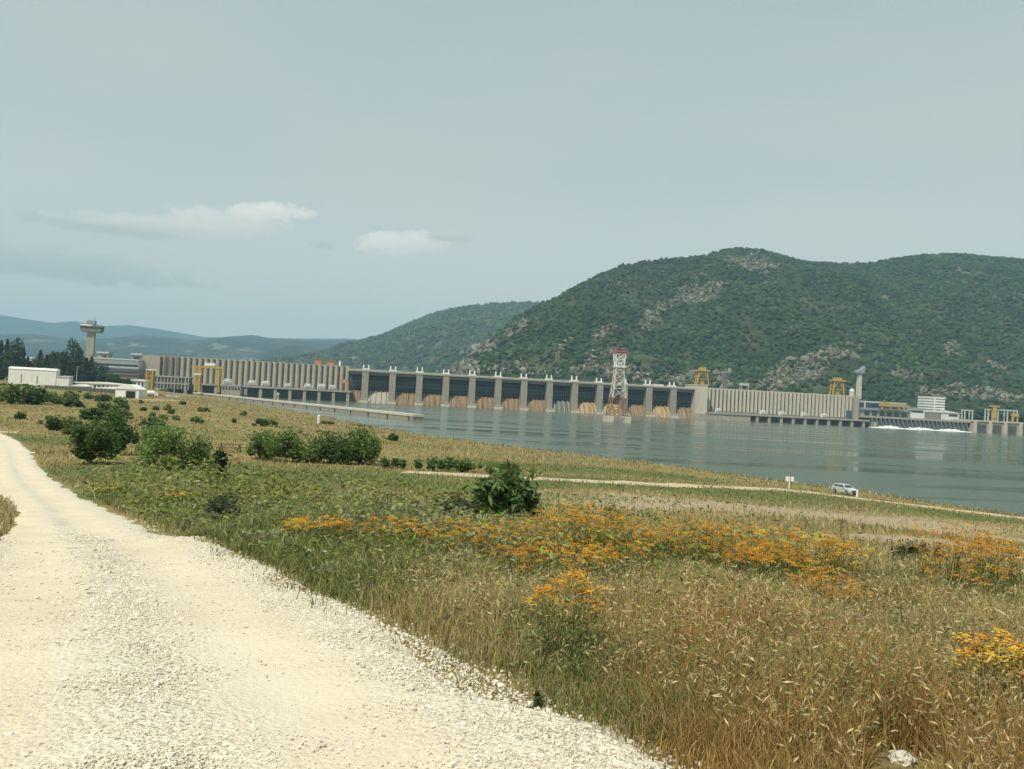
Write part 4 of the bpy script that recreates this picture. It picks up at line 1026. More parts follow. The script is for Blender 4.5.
# white water
nf = 1400
fx = rng.uniform(-2, Wd * .93, nf); fy = rng.uniform(-15, 1.5, nf); hump = np.clip(np.abs(np.sin(fx / 15)) * 1.5 - .25, .0, 1.2) * rng.uniform(.4, 1, nf)
s = rng.uniform(.7, 2.0, nf); wl = np.array([tuple(dam(s0 + a_, -14 + b_, 0)) for a_, b_ in zip(fx, fy)]); wl[:, 2] = -.6 + .9 * hump + hump * rng.uniform(0, 2.4, nf) * np.clip((fy + 15) / 9, .1, 1)
V, F, T_ = blobs(wl, np.c_[s * 1.6, s, s * .7], jitter_col((.80, .83, .80), nf, .06, .02), jit=.15)
np_mesh('white_water', V, F, tint_mat('foam', .6, 0), T_, kind='stuff', label='white foaming water pouring out below the dark fins')
def frame_gantry(px, w, h, m_, label, legs=3, n=6):
    t = empty('lock_gantry', dam(s_of(px, n), n, 17.4), DANG, label, 'gantry')
    for k in range(legs):
        x = -w / 2 + w * k / (legs - 1)
        for sy in (-3, 3): MB().box(x - .6, x + .6, sy - .6, sy + .6, 0, h - 1.6).build('leg', m_, t)
    for sy in (-3, 3): MB().box(-w / 2 - 1, w / 2 + 1, sy - .7, sy + .7, h - 1.6, h).build('beam', m_, t)
    return t
frame_gantry(1002, 46, 17, lgrey, 'long pale steel gantry frame on the lock wall', 4)
frame_gantry(968, 12, 14, lgrey, 'small pale steel frame on the lock wall left of the yellow hoist', 2)
t = empty('lock_hoist', dam(s_of(995, 2), 2, 17.4), DANG, 'yellow hoist tower under the pale gantry frame on the lock wall', 'hoist')
MB().box(-2.6, 2.6, -1.5, 2, 0, 20).build('tower', yellow, t); MB().box(-7, 7, -2, 2.5, 20.02, 22).build('arm', yellow, t); MB().box(-2.9, 2.9, -1.9, -1.52, 2, 5).build('panel', mat('girder_concrete', (.2, .19, .155)), t)
t = empty('lock_hoist', dam(s_of(1016, 2), 2, 17.4), DANG, 'short yellow hoist near the right end of the pale gantry frame', 'hoist')
MB().box(-5, 5, -1.5, 2, 8, 12).build('machine_box', yellow, t)
for sx in (-4, 4): MB().box(sx - .6, sx + .6, -1, 1.5, 0, 7.98).build('leg', yellow, t)
# white radial posts on the crest near the slatted powerhouse etc.
p = dam(s_of(827, -18), -18, 0)
# ================================================================== vehicles
def tilt(t, x, y, rz):
    t.location = (x, y, tz1(x, y)); t.rotation_euler = (0, 0, rz)
def wheel(t, x, y, r=.33):
    mb = MB(); n = 16
    vs = [(x + r * math.cos(2 * math.pi * k / n), y + s_, r + r * math.sin(2 * math.pi * k / n)) for s_ in (-.11, .11) for k in range(n)]
    mb.add(vs, [(k, (k + 1) % n, n + (k + 1) % n, n + k) for k in range(n)] + [tuple(range(n)), tuple(range(2 * n - 1, n - 1, -1))])
    w_ = mb.build('wheel', mat('tyre_rubber', (.02, .02, .02), .85, .1, 1), t)
    r2 = r * .62; mb = MB(); s2 = .125 * (1 if y > 0 else -1)
    vs = [(x + r2 * math.cos(2 * math.pi * k / 10), y + s2, r + r2 * math.sin(2 * math.pi * k / 10)) for k in range(10)]
    mb.add(vs + [(x, y + s2 * .7, r)], [(k, (k + 1) % 10, 10) for k in range(10)]); mb.build('rim', lgrey, w_)
def car(name, label, paint, suv=False, group=None):
    t = empty(name, (0, 0, 0), 0, label, 'car', group); hh = .12 if suv else 0
    z = lambda v: v + hh
    side = [(-2.1, z(.35)), (-2.15, z(.62)), (-2.08, z(.98)), (-1.2, z(1.02)), (.75, z(1.0)), (1.55, z(.90)), (2.05, z(.76)), (2.15, z(.50)), (2.1, z(.30)), (1.75, z(.26)), (1.7, z(.5)), (1.35, z(.68)), (1.0, z(.5)), (.95, z(.24)), (-.95, z(.24)), (-1.0, z(.5)), (-1.35, z(.68)), (-1.7, z(.5)), (-1.75, z(.26))]
    mb = MB(); n = len(side)
    for s_, k in ((-1, 0), (1, 0)): pass
    ys = [(-.88, .97), (-.80, 1.0), (.80, 1.0), (.88, .97)]
    vs = []
    for y_, q in ys: vs += [(x * (q if abs(y_) > .85 else 1), y_, zz if abs(y_) > .85 or zz < .6 else zz + .03) for x, zz in side]
    fs = []
    for a in range(3): fs += [(a * n + k, a * n + (k + 1) % n, (a + 1) * n + (k + 1) % n, (a + 1) * n + k) for k in range(n)]
    fs += [tuple(range(n)), tuple(range(4 * n - 1, 3 * n - 1, -1))]
    mb.add(vs, fs); body = mb.build('body', paint, t)
    def green(z0, z1, w0, w1, pr0, pr1, nm, m_, par):
        b = MB(); vs = [(pr0[0], -w0, z0), (pr0[1], -w0, z0), (pr0[1], w0, z0), (pr0[0], w0, z0), (pr1[0], -w1, z1), (pr1[1], -w1, z1), (pr1[1], w1, z1), (pr1[0], w1, z1)]
        b.add(vs, [(0, 3, 2, 1), (4, 5, 6, 7), (0, 1, 5, 4), (1, 2, 6, 5), (2, 3, 7, 6), (3, 0, 4, 7)]); return b.build(nm, m_, par)
    green(z(.99), z(1.42), .80, .64, (-2.0, 1.05), (-1.6, .35), 'cabin', paint, t)
    green(z(1.421), z(1.47), .64, .60, (-1.6, .35), (-1.5, .25), 'roof', paint, t)
    gl = glassd
    for s_ in (-1, 1):
        for (a0, a1, b0, b1) in ((-.62, .72, -.55, .22), (-1.72, -.72, -1.42, -.65)):
            b = MB(); b.add([(a0, s_ * .79, z(1.04)), (a1, s_ * .79, z(1.04)), (b1, s_ * .665, z(1.38)), (b0, s_ * .665, z(1.38)), (a0, s_ * .70, z(1.04)), (a1, s_ * .70, z(1.04)), (b1, s_ * .60, z(1.38)), (b0, s_ * .60, z(1.38))],
                            [(0, 1, 2, 3), (4, 5, 6, 7), (0, 1, 5, 4), (1, 2, 6, 5), (2, 3, 7, 6), (3, 0, 4, 7)])
            for i_, v_ in enumerate(b.v): b.v[i_] = (v_[0], v_[1] * 1.022, v_[2])
            b.build('side_window', gl, t)
    def pane(x0, x1, nm, sgn):
        b = MB(); e = .02 * sgn
        b.add([(x0 + e, -.70, z(1.04)), (x0 + e, .70, z(1.04)), (x1 + e, .58, z(1.38)), (x1 + e, -.58, z(1.38)), (x0 - .1 * sgn, -.70, z(1.04)), (x0 - .1 * sgn, .70, z(1.04)), (x1 - .1 * sgn, .58, z(1.38)), (x1 - .1 * sgn, -.58, z(1.38))],
              [(0, 1, 2, 3), (4, 5, 6, 7), (0, 1, 5, 4), (1, 2, 6, 5), (2, 3, 7, 6), (3, 0, 4, 7)]); b.build(nm, gl, t)
    pane(.99, .43, 'windscreen', 1); pane(-1.96, -1.65, 'rear_window', -1)
    for s_ in (-1, 1):
        MB().box(1.98, 2.12, s_ * .74 - .13, s_ * .74 + .13, z(.64), z(.76)).build('headlight', white, t)
        MB().box(-2.16, -2.05, s_ * .74 - .08, s_ * .74 + .08, z(.66), z(.92)).build('tail_light', redp, t)
        MB().box(.72, .9, s_ * .95 - .09, s_ * .95 + .09, z(1.0), z(1.12)).build('wing_mirror', paint, t)
    MB().box(2.1, 2.17, -.5, .5, z(.46), z(.66)).build('grille', mat('black_plastic', (.015, .015, .016), .6, .1, 1), t)
    for x in (-1.35, 1.35):
        for y in (-.80, .80): wheel(t, x, y, .34)
    return t
silver = mat('silver_blue_car_paint', (.42, .47, .50), .28, .05, 1)
q = ground(844.5, 494.5); t = car('parked_car', 'pale silver blue hatchback parked on the shore path by the water', silver, True); tilt(t, q.x, q.y, -1.25); t.scale = (.94,) * 3
t.location.z += .05
q = ground(857, 497); t = empty('marker_stone', (q.x, q.y, q.z), .3, 'short white marker post just in front of the parked silver car', 'post')
MB().cyl((0, 0), .16, -.2, .75, .14, 10).build('post', white, t); MB().cyl((0, 0), .16, .75, .86, .05, 10).build('cap', white, t)
for i, (px, py, d_, col, l) in enumerate(((160, 397.5, 452, (.35, .05, .04), 'small dark red car parked right of the arched hangar'), (168, 397.5, 455, (.5, .5, .5), 'small grey car parked right of the dark red car by the quay'), (176, 397.8, 458, (.6, .6, .58), 'small white car parked last in the row by the quay'))):
    g = at(px, py, d_); t = car('parked_car', l, mat('car_paint_%s' % 'red grey white'.split()[i], col, .3, .05, 1)); tilt(t, g.x, g.y, .2 * i)
def truck(px, py, d_, L, label, rz, tank=False):
    g = at(px, py, d_); t = empty('box_truck' if not tank else 'tanker', (g.x, g.y, tz1(g.x, g.y)), rz, label, 'truck')
    if tank:
        mb = MB(); n = 14
        vs = [(x, 1.25 * math.cos(2 * math.pi * k / n), 2.2 + 1.25 * math.sin(2 * math.pi * k / n)) for x in (-L / 2, L / 2 - 2) for k in range(n)]
        mb.add(vs, [(k, (k + 1) % n, n + (k + 1) % n, n + k) for k in range(n)] + [tuple(range(n)), tuple(range(2 * n - 1, n - 1, -1))]); mb.build('tank', white, t)
    else: MB().box(-L / 2, L / 2 - 2.1, -1.25, 1.25, .9, 3.4).build('cargo_box', white, t)
    c_ = MB().prism([(L / 2 - 2, .5), (L / 2, .5), (L / 2, 1.5), (L / 2 - .5, 2.6), (L / 2 - 2, 2.7)], -1.15, 1.15, 'y').build('cab', white, t)
    MB().prism([(L / 2 + .02, 1.5), (L / 2 - .46, 2.5), (L / 2 - .6, 2.5), (L / 2 - .2, 1.5)], -1.0, 1.0, 'y').build('windscreen', glassd, c_)
    MB().box(-L / 2, L / 2 - 1.9, -.5, .5, .5, .88).build('chassis', asphalt, t)
    for x in (-L / 2 + 1.2, L / 2 - 1.2):
        for y in (-1.05, 1.05): wheel(t, x, y, .48)
truck(33, 389.2, 470, 7.5, 'white box truck parked before the large white warehouse', .05)
truck(152.5, 396.8, 420, 5.6, 'white tanker truck parked just right of the arched hangar', .5, True)

# ================================================================== sign, posts, bench, rock
q = ground(789, 489); t = empty('information_sign', (q.x, q.y, q.z), .1, 'white double panel sign on a single post beside the shore path', 'sign')
d_ = math.hypot(q.x, q.y); u = d_ / FPX
MB().cyl((0, 0), .09, -.2, 11.5 * u, .09, 10).build('post', white, t)
for sx in (-1, 1): MB().box(sx * .42 - .24, sx * .42 + .24, -.12, -.08, 7.2 * u, 11.6 * u).build('sign_panel', white, t)
MB().box(-.6, .6, -.07, -.02, 9.2 * u, 9.8 * u).build('crossbar', lgrey, t)
q = ground(318.5, 423.5); t = empty('marker_post', (q.x, q.y, q.z), 0, 'short white marker post in the dry grass by the river left of centre', 'post')
MB().cyl((0, 0), .45, -.3, 2.6, .4, 10).build('post', white, t); MB().cyl((0, 0), .42, 2.6, 2.9, .1, 10).build('cap', white, t)
q = ground(230, 452); u = math.hypot(q.x, q.y) / FPX; wd = mat('weathered_wood', (.13, .085, .05), .85, .25, 4)
t = empty('wooden_bench', (q.x, q.y, q.z), .1, 'weathered wooden picnic bench at the left end of the green hedge', 'bench')
w_ = 11 * u; t.scale = (1, 1, 1.35)
for k in range(3): MB().box(-w_, w_, -.35 + k * .26, -.13 + k * .26, .72, .78).build('table_plank', wd, t)
for sy in (-1, 1): MB().box(-w_, w_, sy * .85 - .14, sy * .85 + .14, .42, .47).build('seat', wd, t)
for sx in (-1, 1):
    for sy in (-1, 1): MB().beam((sx * w_ * .75, sy * .85, 0), (sx * w_ * .75, sy * .2, .72), .1).build('leg', wd, t)
    MB().box(sx * w_ * .75 - .05, sx * w_ * .75 + .05, -.9, .9, .33, .41).build('crosspiece', wd, t)
q = ground(902, 763)
def rock(px, py, s, label, name='limestone_rock'):
    q = ground(px, py); V = ICO_V.copy(); Fs = ICO_F
    import bmesh
    bm = bmesh.new(); bmesh.ops.create_icosphere(bm, subdivisions=3, radius=s)
    for v in bm.verts:
        n_ = v.co.normalized(); f = .75 + .5 * float(vnoise(n_.x * 2.3 + 5 + px, n_.y * 2.3 + n_.z * 3.1 + 9, 5)) + .2 * float(vnoise(n_.x * 7 + px, n_.y * 7 + n_.z * 5, 8)); v.co = Vector((v.co.x * f * 1.25, v.co.y * f, v.co.z * f * .72))
    me = bpy.data.meshes.new(name); bm.to_mesh(me); bm.free(); me.materials.append(mat('white_limestone', (.70, .67, .58), .9, .2, 20, bump=.6))
    o = bpy.data.objects.new(name, me); C.objects.link(o); o.location = (q.x, q.y, q.z + s * .35); tagp(o, label, 'rock')
rock(902, 764, .05, 'white pitted limestone rock in the dry grass at the bottom edge')

# ================================================================== bushes
leafm = tint_mat('leaf_green', .7, .35, spec=.12)
def bush(name, px, py, w_px, h_px, label, col=(.05, .085, .025), n=2600, leaf=None, kind='round', cat='bush', dist=None, elong=1.8, group=None, sink=.0):
    q = ground(px, py) if dist is None else at(px, py, dist)
    if dist is not None: q.z = tz1(q.x, q.y)
    u = math.hypot(q.x, q.y) / FPX; W = w_px * u / 2 * 1.12; H = h_px * u * 1.08; leaf = leaf or max(.05, 1.6 * u); n = int(n * 1.3)
    t = empty(name, (q.x, q.y, q.z - sink * H), rng.uniform(0, 6), label, cat, group)
    nl = max(8, int(9 + W * 2.6)); lob = []
    for k in range(nl):
        a = rng.uniform(0, 6.28); rr = rng.uniform(.05, .78) ** .8 * W
        hz = H * rng.uniform(.14, .80) * (1 - .5 * (rr / W) ** 2)
        if kind == 'column': rr *= .35; hz = H * rng.uniform(.15, .8)
        if kind == 'spread': hz = H * rng.uniform(.3, .6)
        lob.append((rr * math.cos(a), rr * math.sin(a), hz, rng.uniform(.16, .40) * min(W * 1.15, H)))
    lob = np.array(lob); idx = rng.integers(0, nl, n); d = rng.normal(size=(n, 3)); d /= np.linalg.norm(d, axis=1)[:, None]
    rad = lob[idx, 3] * rng.uniform(.25, 1.12, n) ** .6; P = lob[idx, :3] + d * rad[:, None] * np.array([1, 1, .8])
    # stray shoots break the outline
    ns = n // 6; sh = rng.integers(0, nl, ns); dirs = np.c_[rng.normal(0, .5, ns), rng.normal(0, .5, ns), rng.uniform(.5, 1.2, ns)]
    P[:ns] = lob[sh, :3] + dirs * (lob[sh, 3] * rng.uniform(.9, 1.8, ns))[:, None]
    P[:, 2] = np.clip(P[:, 2], .02 * H, H * 1.08); P[:, 2] = np.where(P[:, 2] < H * .1, P[:, 2] + rng.uniform(0, .15 * H, n), P[:, 2])
    c = jitter_col(col, n, .25, .09) * (.75 + .5 * rng.uniform(0, 1, nl))[idx][:, None]
    V, F, T_ = cards(P, leaf * rng.uniform(.6, 1.3, n), c, elong)
    np_mesh('foliage', V, F, leafm, T_, parent=t)
    mb = MB()
    for k in range(min(nl, 9)):
        b0 = (rng.normal(0, .04 * W), rng.normal(0, .04 * W), -.1); mb.beam(b0, tuple(lob[k, :3]), max(.025, .018 * H))
    mb.build('stem', mat('bark', (.09, .07, .05), .9, .2, 4), t)
    return t
G1, G2, G3 = (.075, .13, .04), (.14, .215, .06), (.15, .19, .06)
bush('dark_bush', 90, 463, 46, 36, 'dark leafy bush at the left beside the road bend', G1, 5200)
bush('dark_bush', 117, 455, 36, 36, 'darkest tall bush just right of the road bend bush', G1, 4200)
bush('small_bush', 54, 431, 15, 12, 'small dark round bush in the dry field left of the big bushes', G1, 900)
bush('small_bush', 72, 435, 18, 13, 'small yellowish green bush behind the dark road bend bush', G3, 900)
bush('green_bush', 178, 469, 66, 32, 'broad bright green bush in the middle of the left thicket', G2, 5200)
bush('green_bush', 160, 454, 38, 24, 'green bush standing behind the broad bright green one', G2, 2200)
bush('slim_juniper', 219, 487, 20, 35, 'slim dark upright juniper like shrub right of the green thicket', (.04, .065, .03), 3400, kind='column', elong=2.4)
bush('green_bush', 260, 459, 32, 23, 'green bush at the left end of the riverside hedge beside the bench', G2, 3200)
bush('green_bush', 294, 462, 54, 29, 'green bush in the middle of the riverside hedge', G2, 4200)
bush('green_bush', 330, 463, 46, 26, 'dense dark green bush right of the hedge middle', G1, 4000)
bush('green_bush', 362, 464, 42, 33, 'tallest green bush at the right end of the riverside hedge', G2, 4200)
bush('tall_shrub', 508, 520, 62, 44, 'lone leafy shrub with long drooping leaves behind the yellow flowers', (.095, .155, .05), 3000, elong=3.4, leaf=.16)
bush('low_scrub', 395, 468, 34, 8, 'low dark scrub right of the riverside hedge', G1, 1500, kind='spread')
bush('low_scrub', 440, 470, 70, 10, 'long low dark green bramble patch behind the lone shrub', G1, 3200, kind='spread')
bush('low_scrub', 490, 473, 50, 8, 'low olive bramble patch right of the long dark bramble', G3, 1600, kind='spread')
bush('tiny_bush', 394, 441, 12, 6, 'tiny dark bush alone on the dry bank above the hedge', G1, 500)
bush('dark_herb', 905, 572, 34, 24, 'dark green leafy herb left of the right hand yellow flower clump', (.03, .05, .02), 900, leaf=.035, elong=2.6)
bush('dark_herb', 932, 562, 24, 20, 'dark upright herb just above the right hand yellow flower clump', (.03, .05, .022), 600, leaf=.03, elong=2.6)
bush('grey_herb', 232, 530, 40, 34, 'grey green leafy herb at the right end of the roadside weeds', (.085, .115, .065), 2200, leaf=.07, elong=2.6)
bush('green_herb', 455, 520, 50, 22, 'light green herb left of the lone drooping shrub', (.08, .11, .045), 1800, leaf=.07, elong=2.6)
bush('green_herb', 612, 528, 26, 26, 'light green herb poking above the middle of the flower band', (.075, .105, .04), 700, leaf=.035, elong=2.6)
bush('tiny_weed', 538, 712, 12, 22, 'tiny green weed growing alone in the gravel edge', (.06, .1, .03), 160, leaf=.016, elong=3)
bush('dark_weed', 688, 665, 30, 34, 'dark green weed inside the dry grass below the flower band', (.03, .05, .022), 500, leaf=.018, elong=2.4)
FB = [(20, 399, 30, 10), (12, 404, 30, 14), (33, 404, 26, 12), (45, 402, 18, 8), (58, 404, 14, 5), (70, 402, 18, 8), (72, 407, 16, 6), (88, 399, 9, 5), (103, 402, 12, 6), (103, 412, 16, 8), (98, 420, 26, 9), (120, 405, 12, 6),
      (121, 413, 12, 8), (120, 420, 22, 9), (143, 411, 6, 3), (152, 417, 6, 4), (156, 410, 6, 3), (169, 411, 9, 5), (172, 414, 7, 4), (164, 419, 9, 4), (154, 429, 20, 9), (199, 412, 9, 3.5), (206, 412, 8, 3), (197, 423, 12, 5.5),
      (234, 423, 4, 4), (245, 416, 10, 4), (260, 426, 14, 6), (272, 425, 12, 5), (20, 419, 9, 5), (40, 424, 6, 3), (56, 402, 8, 4), (176, 420, 8, 4), (130, 398, 8, 4), (140, 404, 7, 3), (182, 405, 6, 3), (300, 433, 6, 2.5), (326, 424, 14, 2.5), (292, 440, 5, 3), (90, 414, 8, 4), (110, 408, 7, 3)]
DESC = ['round', 'low', 'dark', 'ragged', 'broad', 'small']
protos = []
for k in range(4):
    pr = bush('field_bush', *[(103, 412), (98, 420), (121, 413), (154, 429)][k], [16, 26, 12, 20][k], [8, 9, 8, 9][k], '', [G1, G3, G1, G2][k], 700, kind='round')
    for c_ in pr.children: c_.data.name = 'field_bush_' + c_.name.split('.')[0]
    protos.append((pr, [16, 26, 12, 20][k], [8, 9, 8, 9][k], pr.location.copy()))
landm = [(0, 'near the left edge'), (60, 'before the warehouse and its annex'), (90, 'before the long low hall'), (118, 'before the arched hangar'), (150, 'before the white tanker and cars'), (190, 'left of the guide wall'), (240, 'on the bank below the guide wall'), (290, 'beside the river shore')]
used_l = {}
for i, (px, py, w_, h_) in enumerate(FB):
    pr, pw_, ph_, pl = protos[i % 4]; q = ground(px, py); u = math.hypot(q.x, q.y) / FPX; u0 = math.hypot(pl.x, pl.y) / FPX
    where = [l for a, l in landm if px >= a][-1]; row = 'far' if py < 405 else 'middle' if py < 414 else 'near'
    size = 'tiny' if w_ < 7 else 'small' if w_ < 12 else 'broad' if w_ > 19 else 'medium'
    l = f"{size} {['dark', 'olive', 'dark', 'green'][i % 4]} bush {where}, {row} field"
    if l in used_l: l = f"{size} {['dark', 'olive', 'dark', 'green'][i % 4]} bush {where}, {row} field, right one"
    if l in used_l: l = f"{size} {['dark', 'olive', 'dark', 'green'][i % 4]} ragged bush {where}, {row} field"
    used_l[l] = 1
    s3 = (w_ * u / (pw_ * u0), w_ * u / (pw_ * u0), h_ * u / (ph_ * u0))
    if i < 4:
        o = pr; o.location = (q.x, q.y, q.z); o.scale = s3; o['label'] = l; o['group'] = 'small bushes dotted over the dry field'
        protos[i] = (pr, pw_, ph_, pl)
    else: o = copy_tree(pr, (q.x, q.y, q.z), rng.uniform(0, 6), l, s3, group='small bushes dotted over the dry field')
    o['category'] = 'bush'

# ================================================================== pines on the left bank
def make_tree(H, W, kind, n):
    t = empty('pine_tree', (0, 0, 0), 0, 'x', 'tree', 'dark trees behind the warehouse')
    mb = MB(); mb.cyl((0, 0), .35, -.5, H * .9, .08, 8)
    for k in range(8):
        a = rng.uniform(0, 6.28); z_ = H * rng.uniform(.2, .75); L_ = W * .4 * (1 - z_ / H) + .6; mb.beam((0, 0, z_), (L_ * math.cos(a), L_ * math.sin(a), z_ + .6), .14)
    mb.build('trunk', mat('bark', (.09, .07, .05)), t)
    if kind == 'cone':
        z_ = rng.uniform(.08, 1, n) ** .9; tier = .8 + .2 * np.sin(z_ * 26); rr = W / 2 * (1 - z_) ** .75 * tier * rng.uniform(.3, 1.05, n) ** .5 + .15
        a = rng.uniform(0, 6.28, n); lop = 1 + .22 * np.sin(a * 2 + z_ * 5)
        P = np.c_[rr * np.cos(a) * lop, rr * np.sin(a) * lop, z_ * H - rr * .15]
    else:
        nl = 12; lob = np.c_[rng.normal(0, W * .2, nl), rng.normal(0, W * .2, nl), H * rng.uniform(.35, .85, nl)]; lr = rng.uniform(.16, .28, nl) * W
        i_ = rng.integers(0, nl, n); d = rng.normal(size=(n, 3)); d /= np.linalg.norm(d, axis=1)[:, None]; P = lob[i_] + d * (lr[i_] * rng.uniform(.4, 1.1, n))[:, None]
    V, F, T_ = cards(P, rng.uniform(.5, 1.1, n), jitter_col((.038, .068, .032) if kind == 'cone' else (.055, .088, .034), n, .25, .08), 1.5)
    np_mesh('crown', V, F, leafm, T_, parent=t); return t
kinds_ = [make_tree(20, 8, 'cone', 1500), make_tree(17, 9, 'cone', 1500), make_tree(14, 11, 'round', 1500), make_tree(16, 13, 'round', 1700)]
TR = [(2, 337, 760), (8, 335.5, 770), (13, 338, 740), (19, 345, 750), (24, 344, 760), (5, 350, 700), (15, 355, 690), (28, 357, 720), (34, 356, 730), (41, 347, 760), (47, 355, 700), (52, 350, 740), (58, 352, 760), (62, 349, 740), (68, 338.5, 730), (73, 350, 740),
      (78, 355, 700), (82, 352, 730), (87, 358, 700), (92, 357, 710), (96, 362, 700), (64, 360, 680), (70, 364, 670), (103, 372, 690), (112, 373, 690), (75, 367, 660), (56, 364, 690), (118, 376, 700), (86, 368, 690), (10, 360, 680), (0, 358, 660), (128, 378, 720)]
place_l = ['at the left edge', 'above the warehouse roof', 'behind the warehouse annex', 'left of the control tower', 'below the control tower', 'before the grey station building']
cnt = {}
for i, (px, py, d_) in enumerate(TR):
    k = (0 if py < 352 else 1) if (i % 3 != 2 and px < 100) else (2 if i % 2 else 3)
    pr = kinds_[k]; q = at(px, py, d_); zb = tz1(q.x, q.y) - .5; Hh = [20, 17, 14, 16][k]; s_ = max(4., (q.z - zb) * (.9 if k == 0 else 1)) / Hh
    wl_ = place_l[0 if px < 12 else 1 if px < 45 else 2 if px < 60 else 3 if px < 80 else 4 if px < 100 else 5]
    kind_l = ['dark spiky conifer', 'dark broad conifer', 'dark round crowned tree', 'dull green spreading tree'][k]
    key = (kind_l, wl_); cnt[key] = cnt.get(key, 0) + 1
    l = f"{kind_l} {wl_}" + ['', ', second one from the left', ', third one from the left', ', fourth one from the left'][cnt[key] - 1]
    if k in used_l.setdefault('tree', []): o = copy_tree(pr, label=l)
    else: o = pr; o['label'] = l; used_l['tree'].append(k)
    o.location = (q.x, q.y, zb); o.rotation_euler = (0, 0, rng.uniform(0, 6)); ws = min(1.4, max(.95, s_ * 1.15)); o.scale = (ws, ws, s_)
used_l.pop('tree')
# riverside tree belt behind the lock on the right bank: one far mass
n = 900; px = rng.uniform(862, 1130, n); Yb = rng.uniform(1175, 1240, n); P = np.array([tuple(at(a, 415, b)) for a, b in zip(px, Yb)])
P[:, 2] = np.interp(px, [862, 940, 1024, 1130], [22, 24, 18, 16]) + rng.uniform(-8, 9, n)
V, F, T_ = blobs(P, np.c_[rng.uniform(3, 6, n), rng.uniform(3, 6, n), rng.uniform(3, 6, n)], jitter_col((.03, .05, .022), n, .25, .08), jit=.2)
np_mesh('riverside_wood', V, F, MATS['hillside_forest_leaves'], T_, kind='stuff', label='dark belt of trees behind the lock on the right bank')

FL = [(563, 668, 70, 78, 'isolated yellow flower clump standing lower in the dry grass near the road', 34, .3, 1), (962, 610, 66, 60, 'dense orange yellow flower clump near the right edge of the grass', 110, .15, 1), (825, 622, 66, 46, 'orange yellow clump just below the right part of the flower band', 60, .1, 1),
      (1000, 742, 66, 70, 'yellow flower clump at the right edge lowest in the picture', 50, .5, 1), (800, 590, 86, 48, 'bright yellow flower clump in the right part of the flower band', 90, .35, 1), (840, 590, 40, 40, 'small yellow clump at the right end of the flower band', 26, .2, 1),
      (300, 549, 34, 26, 'pale yellow flower clump at the far left end of the flower band', 30, .6, 1), (332, 556, 34, 32, 'orange clump second from the left end of the band', 36, .2, 1), (385, 556, 56, 34, 'orange yellow clump above the middle of the road edge', 60, .25, 1),
      (412, 560, 40, 30, 'small orange clump right of the one above the road edge', 26, .2, 1), (462, 560, 50, 34, 'orange flower clump left of the lone drooping shrub', 60, .2, 1), (497, 570, 50, 40, 'orange flower clump just below the lone drooping shrub', 64, .2, 1),
      (540, 570, 54, 48, 'orange flower clump right below the lone shrub, left part of the densest band', 80, .2, 1), (578, 566, 56, 52, 'tallest orange flower clump in the densest part of the band', 95, .25, 1), (612, 572, 52, 50, 'orange flower clump right of the tallest one', 80, .2, 1),
      (560, 590, 90, 40, 'broad low orange clump in front of the densest flower band', 80, .2, 1.), (655, 575, 50, 40, 'orange clump in the middle of the flower band under the bare field', 40, .2, 1), (690, 575, 54, 48, 'deep orange clump right of the band middle', 64, .1, 1),
      (722, 578, 46, 46, 'deep orange clump second right of the band middle', 54, .1, 1), (760, 578, 44, 42, 'orange clump left of the bright yellow clump', 46, .15, 1), (770, 600, 50, 44, 'brownish orange clump below the bright yellow clump', 36, .05, 1),
      (178, 507, 26, 10, 'small yellow clump among the green roadside weeds', 22, .7, 1), (108, 493, 16, 6, 'faint small yellow clump near the road bend', 9, .6, 1),
      (437, 568, 44, 30, 'sparse orange clump below the light green herb left of the lone shrub', 26, .2, 1), (520, 588, 50, 36, 'sparse brownish orange clump low in the grass below the lone shrub', 26, .1, 1), (600, 596, 46, 40, 'sparse yellow clump below and right of the tallest orange clump', 30, .2, 1),
      (640, 590, 40, 40, 'sparse orange stems below the middle of the flower band', 16, .1, 1), (740, 600, 40, 44, 'sparse brownish orange stems left of the brownish clump under the bright yellow one', 20, .05, 1), (990, 600, 40, 46, 'orange clump touching the right side of the dense right hand one', 40, .1, 1)]
# ================================================================== grasses
grassm = tint_mat('grass_blade', .75, .3, spec=.15)
def polar(n, r0, r1, k, a0=-.80, a1=.80):
    u = rng.uniform(0, 1, n); r = r0 * (r1 / r0) ** u if k == 0 else (r0 ** (1 - k) + u * (r1 ** (1 - k) - r0 ** (1 - k))) ** (1 / (1 - k))
    a = rng.uniform(a0, a1, n); return np.sin(a) * r, np.cos(a) * r, r, a
DRY = np.array([(.33, .295, .14), (.40, .36, .19), (.26, .235, .105), (.235, .19, .09), (.44, .405, .25)])
GRN = np.array([(.145, .165, .05), (.18, .20, .07), (.10, .125, .038), (.21, .22, .10)])
def greenness(x, y):
    """where the roadside growth is green rather than cured straw"""
    a = np.arctan2(x, y); r = np.hypot(x, y)
    g = sstep(-.08, -.34, a) * 1.15 + .10 * sstep(3, 0, road_v(x, y) * -1) * 0
    g = g + (fbm(x / 1.6, y / 1.6, 81, 3) - .5) * 1.1 + (fbm(x / .35, y / .35, 83, 2) - .5) * .5
    g = g + .02 + .24 * sstep(6, 14, r) + .12 * sstep(.62, .3, a) * sstep(9, 14, r)
    return np.clip(g, 0, 1)
parts = []
